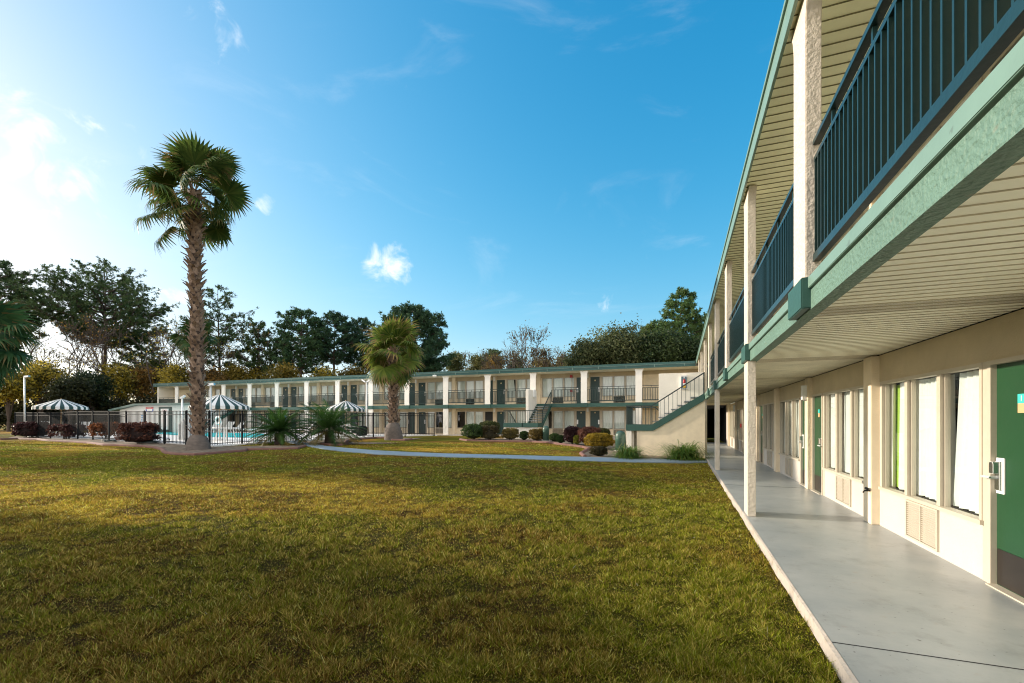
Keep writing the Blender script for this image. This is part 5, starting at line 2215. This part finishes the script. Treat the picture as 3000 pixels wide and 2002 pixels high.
def pine(label, px, top_py, d_, prof, seed, nl=46, tufts=1500, trunk_r=.28, col=((.016, .036, .014), (.045, .070, .022)), low=0.0, base_px=None, up=.28, tuft=.36, group='pine trees behind the motel'):
    """prof: list of (photo y, crown half width in photo px)"""
    r = np.random.default_rng(seed)
    g = at_d(px, 1200, d_)
    base = Vector((g.x, g.y, .25))
    s = d_ / F
    H = (1231 - top_py) * s + EYE - .25
    root = tree_root(label, 'pine tree', base, group, 'pine_tree')
    ys = np.array([p[0] for p in prof], float); rs = np.array([p[1] for p in prof], float) * s
    hs = (1231 - ys) * s + EYE - .25
    order = np.argsort(hs)
    hs, rs = hs[order], rs[order]
    bend = r.normal(size=2) * .35
    segs = []

    def trunk(h):
        q = h / H
        return np.array([bend[0] * math.sin(q * 3), bend[1] * math.sin(q * 2.4), h])
    nn = 14
    for i in range(nn):
        h0, h1 = H * i / nn, H * (i + 1) / nn
        segs.append((trunk(h0), trunk(h1), trunk_r * (1 - .9 * i / nn), trunk_r * (1 - .9 * (i + 1) / nn)))
    tips = []
    for i in range(nl):
        q = (i + r.random()) / nl
        h_end = hs[0] + (hs[-1] - hs[0]) * q
        rad = np.interp(h_end, hs, rs) * r.uniform(.72, 1.06)
        az = i * 2.39996 + r.uniform(-.4, .4)
        rise = up * rad * (1.3 - .6 * (1 - q)) + r.uniform(-.2, .2)
        h0 = max(H * .12, h_end - rise)
        o = np.array([math.cos(az), math.sin(az), 0])
        p0 = trunk(min(h0, H * .97))
        prev = p0
        K = 5
        pts = [p0]
        for k in range(1, K + 1):
            t = k / K
            pt = p0 + o * rad * t + np.array([0, 0, (h_end - h0) * t ** 1.3]) + r.normal(size=3) * .05 * rad * t
            br = .022 + .016 * rad
            segs.append((prev, pt, br * (1.1 - t * .9 + .1), br * (1.1 - t * .95)))
            prev = pt
            pts.append(pt)
        ns_ = int(7 + rad * 3.0)
        for j in range(ns_):
            t = r.uniform(.28, 1.0)
            idx = min(K - 1, int(t * K))
            pb = pts[idx] + (pts[idx + 1] - pts[idx]) * (t * K - idx)
            a2 = az + r.uniform(-1.25, 1.25)
            l2 = rad * r.uniform(.12, .34) * (1.15 - .5 * t) + .25
            pe = pb + np.array([math.cos(a2), math.sin(a2), r.uniform(.05, .7)]) * l2
            segs.append((pb, pe, .022, .008))
            m_ = max(2, int(l2 / .30))
            for e in range(m_):
                tips.append(pb + (pe - pb) * (.35 + .65 * (e + 1) / m_) + r.normal(size=3) * .14)
    V, Fq = tubes_np(segs, 5)
    link('trunk', npmesh('trunk', V, Fq, M['bark'], smooth=True), root)
    tips = np.array(tips)
    if len(tips) > tufts:
        tips = tips[r.permutation(len(tips))[:tufts]]
    nt = len(tips)
    per = 16
    Cn = np.repeat(tips, per, 0)
    dirs = unit(r.normal(size=(nt * per, 3)) + np.array([0, 0, .45]))
    ln = r.uniform(.6, 1.15, nt * per) * tuft
    sd = unit(np.cross(dirs, r.normal(size=(nt * per, 3)))) * (tuft * .12)
    tip = Cn + dirs * ln[:, None]
    mid = Cn + dirs * (ln * .45)[:, None]
    V = np.stack([Cn, mid + sd, tip, mid - sd], 1).reshape(-1, 3)
    Fq = np.arange(nt * per * 4).reshape(-1, 4)
    tq = np.repeat(r.random(nt), per)[:, None]
    C = (np.array(col[0]) * (1 - tq) + np.array(col[1]) * tq) * r.uniform(1.5, 2.4, (nt * per, 1))
    link('crown', npmesh('crown', V, Fq, M['needle'], np.repeat(C, 4, 0)), root)
    return root


pine('broad dome crowned pine standing alone above the purple shrubs', 300, 773, 62, [(775, 12), (790, 70), (830, 125), (870, 155), (920, 168), (965, 130), (1005, 70)], 1, nl=90, tufts=4300, trunk_r=.34, up=.42)
pine('dark pine cut by the left edge behind the palm fronds', -8, 762, 60, [(764, 8), (785, 60), (830, 105), (870, 125), (910, 120), (960, 100), (1010, 60)], 2, nl=74, tufts=3600, trunk_r=.32)
pine('slender open pine just right of the tall palm trunk', 649, 842, 62, [(843, 10), (865, 45), (900, 70), (940, 88), (980, 85), (1030, 70), (1080, 55)], 3, nl=40, tufts=900, trunk_r=.26, up=.5)
pine('rounded dense pine left of the dark pine group', 886, 906, 60, [(908, 14), (930, 45), (970, 70), (1010, 80), (1050, 72), (1090, 60)], 4, nl=60, tufts=2300, col=((.012, .036, .016), (.035, .065, .022)))
pine('pointed dark pine in the middle of the pine group', 990, 918, 63, [(920, 6), (945, 40), (985, 62), (1025, 66), (1065, 40)], 5, nl=56, tufts=2200, col=((.008, .028, .016), (.022, .048, .020)))
pine('dark flat topped pine beside the shorter palm', 1050, 935, 64, [(936, 18), (960, 45), (1000, 58), (1040, 50), (1080, 30)], 6, nl=48, tufts=1700, col=((.008, .028, .016), (.022, .048, .020)))
pine('wide dark pine behind the shorter palm', 1210, 897, 58, [(899, 16), (925, 60), (965, 95), (1010, 105), (1050, 100), (1085, 110)], 7, nl=72, tufts=3400, col=((.010, .030, .016), (.028, .055, .022)), tuft=.46)
pine('tall sunlit pine above the right end of the far wing', 2003, 850, 56, [(852, 10), (880, 38), (920, 55), (960, 70), (1000, 85), (1040, 90)], 8, nl=56, tufts=2000, col=((.02, .05, .014), (.06, .09, .024)))
pine('shorter pine crowding the roof corner right of the sunlit pine', 2095, 905, 60, [(907, 10), (940, 45), (990, 70), (1040, 75)], 9, nl=44, tufts=1500, col=((.02, .045, .014), (.05, .08, .022)))
pine('low sunlit pine between the evergreen oak and the tall right pine', 1925, 948, 60, [(950, 20), (975, 50), (1010, 65), (1050, 60)], 10, nl=44, tufts=1600, col=((.025, .05, .012), (.07, .095, .022)))
pine('small round topped pine far behind the middle of the roof', 1445, 1024, 85, [(1025, 10), (1040, 25), (1060, 30), (1085, 24)], 11, nl=26, tufts=800, col=((.025, .045, .016), (.055, .075, .025)))
pine('ragged pine with low boughs right of the slender open pine', 752, 945, 60, [(947, 8), (975, 28), (1010, 42), (1050, 52), (1085, 48)], 12, nl=30, tufts=800, up=.35)
pine('ragged dark pine leaning over the pool house trees', 432, 990, 66, [(992, 6), (1020, 40), (1060, 55), (1100, 50)], 13, nl=30, tufts=900, up=.35)


def bare_tree(label, px, top_py, d_, seed, leafy=0, spread=.55, cols=((.10, .07, .02), (.22, .13, .03)), trunk_r=.16, group='bare deciduous trees behind the motel', nlv=5, base_z=.25, wide=1.0):
    r = np.random.default_rng(seed)
    g = at_d(px, 1200, d_)
    base = Vector((g.x, g.y, base_z))
    H = (1231 - top_py) * d_ / F + EYE - base_z
    root = tree_root(label, 'tree', base, group, 'deciduous_tree')
    segs, tips = [], []

    def grow(p, dv, ln, rad, lev):
        k = 3
        for i in range(k):
            dv = dv + r.normal(size=3) * .13 + np.array([0, 0, .05])
            dv = dv / np.linalg.norm(dv)
            q = p + dv * ln / k
            r1 = rad * (1 - .22 * (i + 1) / k * 1.4)
            segs.append((p, q, rad * (1 - .22 * i / k * 1.4), r1))
            if lev >= 2 and r.random() < .5:
                tips.append(q)
            p = q
        if lev >= nlv:
            tips.append(p)
            return
        nb = 2 + (r.random() < .55) + (lev == 0) + (lev >= 3 and r.random() < .4)
        for j in range(nb):
            nd = dv + unit(r.normal(size=(1, 3)))[0] * spread * wide * np.array([1, 1, .55])
            nd = nd / np.linalg.norm(nd)
            grow(p, nd, ln * r.uniform(.60, .82), max(.022, rad * (.72 if j == 0 else .56)), lev + 1)
    grow(np.array([0., 0, -.2]), np.array([0, 0, 1.]), H * .30, trunk_r, 0)
    S = np.array([s[1] for s in segs])
    zmax = S[:, 2].max()
    f_ = H / zmax
    segs = [(np.array(a) * f_, np.array(b_) * f_, ra, rb) for a, b_, ra, rb in segs]
    V, Fq = tubes_np(segs, 4)
    link('trunk', npmesh('trunk', V, Fq, M['bark'], smooth=True), root)
    if leafy:
        tips = np.array(tips) * f_
        m = leafy
        idx = r.integers(0, len(tips), m)
        P = tips[idx] + r.normal(size=(m, 3)) * .30
        Nn = unit(r.normal(size=(m, 3)))
        t = r.random((m, 1))
        C = np.array(cols[0]) * (1 - t) + np.array(cols[1]) * t
        V, Fq, CC = leaf_quads(P, Nn, r.uniform(.07, .15, m), C, .55, r)
        link('crown', npmesh('crown', V, Fq, M['leaf'], CC), root)
    return root


YEL = ((.06, .065, .02), (.56, .42, .05))
ORG = ((.09, .07, .025), (.46, .25, .06))
bare_tree('bare many branched tree left of the dome crowned pine', 165, 925, 56, 1, 150, cols=ORG)
bare_tree('thin bare tree at the left behind the leftmost umbrella', 60, 960, 54, 2, 400, cols=YEL)
bare_tree('bare tree just right of the dome crowned pine', 395, 935, 58, 3, 300, cols=ORG)
bare_tree('tangled bare tree left of the tall palm trunk', 480, 925, 56, 4, 350, cols=YEL)
bare_tree('spindly bare tree between the tall palm and the slender pine', 610, 985, 58, 5, 350, cols=YEL)
bare_tree('bare tree right of the slender open pine', 720, 955, 60, 6, 350, cols=ORG)
bare_tree('pale bare tree left of the rounded dense pine', 790, 965, 62, 7, 300, cols=YEL)
bare_tree('sparse leaved tree rising highest behind the middle of the roof', 1602, 947, 62, 8, 1500, cols=((.10, .09, .04), (.22, .18, .08)), nlv=6, wide=.8)
bare_tree('twiggy bare tree left of the sparse leaved one', 1512, 985, 66, 9, 60, cols=ORG, nlv=5)
bare_tree('pale twiggy tree against the evergreen oak', 1663, 1012, 66, 10, 250, cols=((.12, .10, .05), (.2, .16, .08)))
bare_tree('hazy thin tree far behind the left part of the long roof', 1375, 1025, 80, 11, 300, cols=((.08, .07, .03), (.14, .12, .06)))
bare_tree('spreading bare tree above the pool house roof', 250, 985, 60, 12, 400, cols=YEL)
bare_tree('thin bare tree beside the roof end of the far wing', 545, 955, 64, 13, 300, cols=ORG)


def leafy_tree(label, px, top_py, bot_py, half_px, d_, seed, cols, n=6000, leaf=.16, lobes=9, name='leafy_tree', cat='tree', group=None, flat=1.0, trunk_r=.18, clump=70):
    r = np.random.default_rng(seed)
    g = at_d(px, 1200, d_)
    base = Vector((g.x, g.y, .2))
    s = d_ / F
    H = (1231 - top_py) * s + EYE - .2
    hb = max(.2, (1231 - bot_py) * s + EYE - .2)
    Rw = half_px * s
    root = tree_root(label, cat, base, group, name)
    segs = []
    cen = []
    for i in range(lobes):
        a = i * 2.4 + r.uniform(-.4, .4)
        q = r.uniform(.15, .72) if i else 0
        z = hb + (H - hb) * (r.uniform(.25, .80) if i else .72)
        wz = math.sqrt(max(.1, 1 - ((z - hb) / (H - hb) - .35) ** 2 * 1.6))
        c = np.array([math.cos(a) * Rw * q * wz, math.sin(a) * Rw * q * wz * .9, z])
        cen.append(c)
        segs.append((np.array([0, 0, hb * .35]), c * np.array([.5, .5, 1]) - np.array([0, 0, .25 * (H - hb) * .5]), trunk_r * .55, trunk_r * .35))
        segs.append((c * np.array([.5, .5, 1]) - np.array([0, 0, .25 * (H - hb) * .5]), c, trunk_r * .35, trunk_r * .12))
    segs.append((np.array([0, 0, -.3]), np.array([0, 0, max(.4, hb * .35)]), trunk_r, trunk_r * .8))
    V, Fq = tubes_np(segs, 6)
    link('trunk', npmesh('trunk', V, Fq, M['bark'], smooth=True), root)
    cen = np.array(cen)
    nc = n // clump
    li = r.integers(0, lobes, nc)
    u = unit(r.normal(size=(nc, 3)))
    rl = np.array([Rw * .50, Rw * .46, (H - hb) * .30]) * r.uniform(.85, 1.15, (nc, 1))
    K = cen[li] + u * rl * r.uniform(.62, 1.05, (nc, 1))
    K[:, 2] = np.minimum(K[:, 2], H - .1)
    ci = np.repeat(np.arange(nc), clump)
    P = K[ci] + r.normal(size=(nc * clump, 3)) * np.array([1, 1, .8]) * (.13 * Rw + .16)
    P[:, 2] = np.maximum(P[:, 2], .05)
    Nn = unit(u[ci] * .5 + r.normal(size=P.shape) * .8)
    t = np.clip(r.random(nc)[ci] * 1.05 - .12 + r.normal(size=len(ci)) * .16, 0, 1)[:, None]
    C = np.array(cols[0]) * (1 - t) + np.array(cols[1]) * t
    V, Fq, CC = leaf_quads(P, Nn, leaf * r.uniform(.6, 1.3, len(P)), C, .5, r)
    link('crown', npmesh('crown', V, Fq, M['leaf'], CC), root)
    return root


OAK = ((.04, .062, .022), (.17, .18, .075))
ge = 'evergreen oaks behind the right part of the roof'
leafy_tree('evergreen oak at the left end of the dark oak clump', 1722, 1008, 1110, 62, 52, 1, OAK, n=11000, leaf=.15, group=ge)
leafy_tree('largest pale tipped evergreen oak in the middle of the clump', 1822, 958, 1110, 92, 52, 2, OAK, n=18000, leaf=.15, lobes=12, group=ge)
leafy_tree('dark evergreen oak under the tall sunlit pine', 1930, 985, 1120, 75, 50, 3, ((.022, .045, .016), (.085, .115, .036)), n=13000, leaf=.15, group=ge)
leafy_tree('shadowy evergreen tree at the right against the roof corner', 2030, 1000, 1120, 62, 50, 4, ((.018, .040, .014), (.065, .095, .03)), n=9000, leaf=.15, group=ge)
gw = 'autumn trees behind the motel'
leafy_tree('orange brown autumn tree behind the middle of the long roof', 1452, 1050, 1110, 34, 74, 5, ((.16, .10, .025), (.38, .24, .05)), n=5000, leaf=.17, group=gw)
leafy_tree('olive tree left of the orange brown one', 1395, 1045, 1110, 28, 78, 6, ((.07, .085, .025), (.19, .18, .06)), n=4000, leaf=.17, group=gw)
leafy_tree('grey green tree right of the orange brown one', 1515, 1038, 1110, 32, 76, 7, ((.07, .085, .04), (.18, .18, .09)), n=4000, leaf=.17, group=gw)
leafy_tree('brownish low tree under the sparse leaved tall one', 1585, 1045, 1115, 42, 72, 8, ((.11, .09, .03), (.27, .21, .07)), n=5000, leaf=.17, group=gw)
leafy_tree('low olive tree just left of the evergreen oaks', 1645, 1052, 1115, 28, 70, 9, ((.12, .11, .03), (.28, .23, .07)), n=3500, leaf=.17, group=gw)
leafy_tree('small olive tree behind the right side of the shorter palm', 1335, 1040, 1110, 36, 74, 10, ((.07, .09, .03), (.17, .17, .06)), n=4000, leaf=.17, group=gw)
gu = 'autumn undergrowth trees beyond the pool'
UND = [(25, 1095, 60, YEL, 'dim yellow bush at the left edge under the cut off pine'), (118, 1068, 62, YEL, 'bright yellow leaved tree behind the leftmost umbrella'), (70, 1130, 55, ((.03, .04, .012), (.08, .08, .02)), 'dark bush behind the leftmost light pole'),
       (205, 1118, 50, ((.018, .026, .012), (.05, .055, .02)), 'dark brown green thicket left of the dome crowned pine trunk'), (270, 1100, 50, ((.014, .03, .014), (.04, .06, .02)), 'dark ivy covered thicket at the foot of the dome crowned pine'),
       (345, 1075, 50, YEL, 'golden leaved tree right of the dome crowned pine trunk'), (405, 1085, 45, ORG, 'orange golden tree above the pool house roof'), (455, 1060, 45, ((.03, .05, .012), (.10, .11, .02)), 'green shrubby tree behind the end of the far wing'),
       (520, 1072, 48, YEL, 'yellow tree left of the tall palm behind the far roof'), (625, 1085, 42, ORG, 'orange tree right of the tall palm behind the far roof'), (690, 1075, 45, ((.10, .09, .015), (.28, .20, .03)), 'olive gold tree below the ragged pine'),
       (765, 1068, 50, YEL, 'yellow olive tree left of the rounded dense pine'), (835, 1075, 45, ((.10, .09, .015), (.30, .20, .03)), 'golden brown tree under the rounded dense pine'), (950, 1085, 50, YEL, 'golden low tree under the pointed dark pine'), (1040, 1085, 50, ((.08, .07, .015), (.24, .17, .03)), 'dull golden tree left of the shorter palm')]
for i, (x, ty, hw, cc, lab) in enumerate(UND):
    leafy_tree(lab, x, ty, 1175, hw, 53 + (i % 4) * 2.5 if x > 330 else 47 + (i % 3) * 3, 20 + i, cc, n=6500, leaf=.15, group=gu, lobes=10, clump=50)
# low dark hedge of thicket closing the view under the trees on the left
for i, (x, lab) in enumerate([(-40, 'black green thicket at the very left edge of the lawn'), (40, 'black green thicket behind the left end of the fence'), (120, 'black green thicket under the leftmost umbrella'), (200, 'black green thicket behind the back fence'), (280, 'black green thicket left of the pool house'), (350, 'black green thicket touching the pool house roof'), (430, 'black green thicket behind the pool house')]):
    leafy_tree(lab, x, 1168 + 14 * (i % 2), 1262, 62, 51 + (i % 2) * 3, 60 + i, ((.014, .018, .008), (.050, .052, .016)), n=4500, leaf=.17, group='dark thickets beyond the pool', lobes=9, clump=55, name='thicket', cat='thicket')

# trees standing outside the left edge of the view; their long shadows cross the lawn
def side_pine(label, x, y, h, seed, rad, tufts):
    d_ = 60.0
    t = pine(label, 300, 1231 - (h - 1.25) * F / d_, d_, [(1231 - (h - 1.25) * f_ * F / d_, rad * w_ * F / d_) for f_, w_ in ((1.0, .15), (.92, .6), (.8, 1.0), (.62, .9), (.5, .5))], seed, nl=56, tufts=tufts, trunk_r=.22, tuft=.55)
    t.location = (x, y, .2)


side_pine('tall pine standing beyond the left edge of the lawn', -46, 11.9, 15.5, 31, 3.1, 3600)
side_pine('shorter pine nearer the camera beyond the left edge of the lawn', -52, 7.4, 13.0, 32, 2.4, 2600)
side_pine('low pine level with the camera beyond the left edge of the lawn', -40, -0.2, 10.4, 33, 2.1, 420)
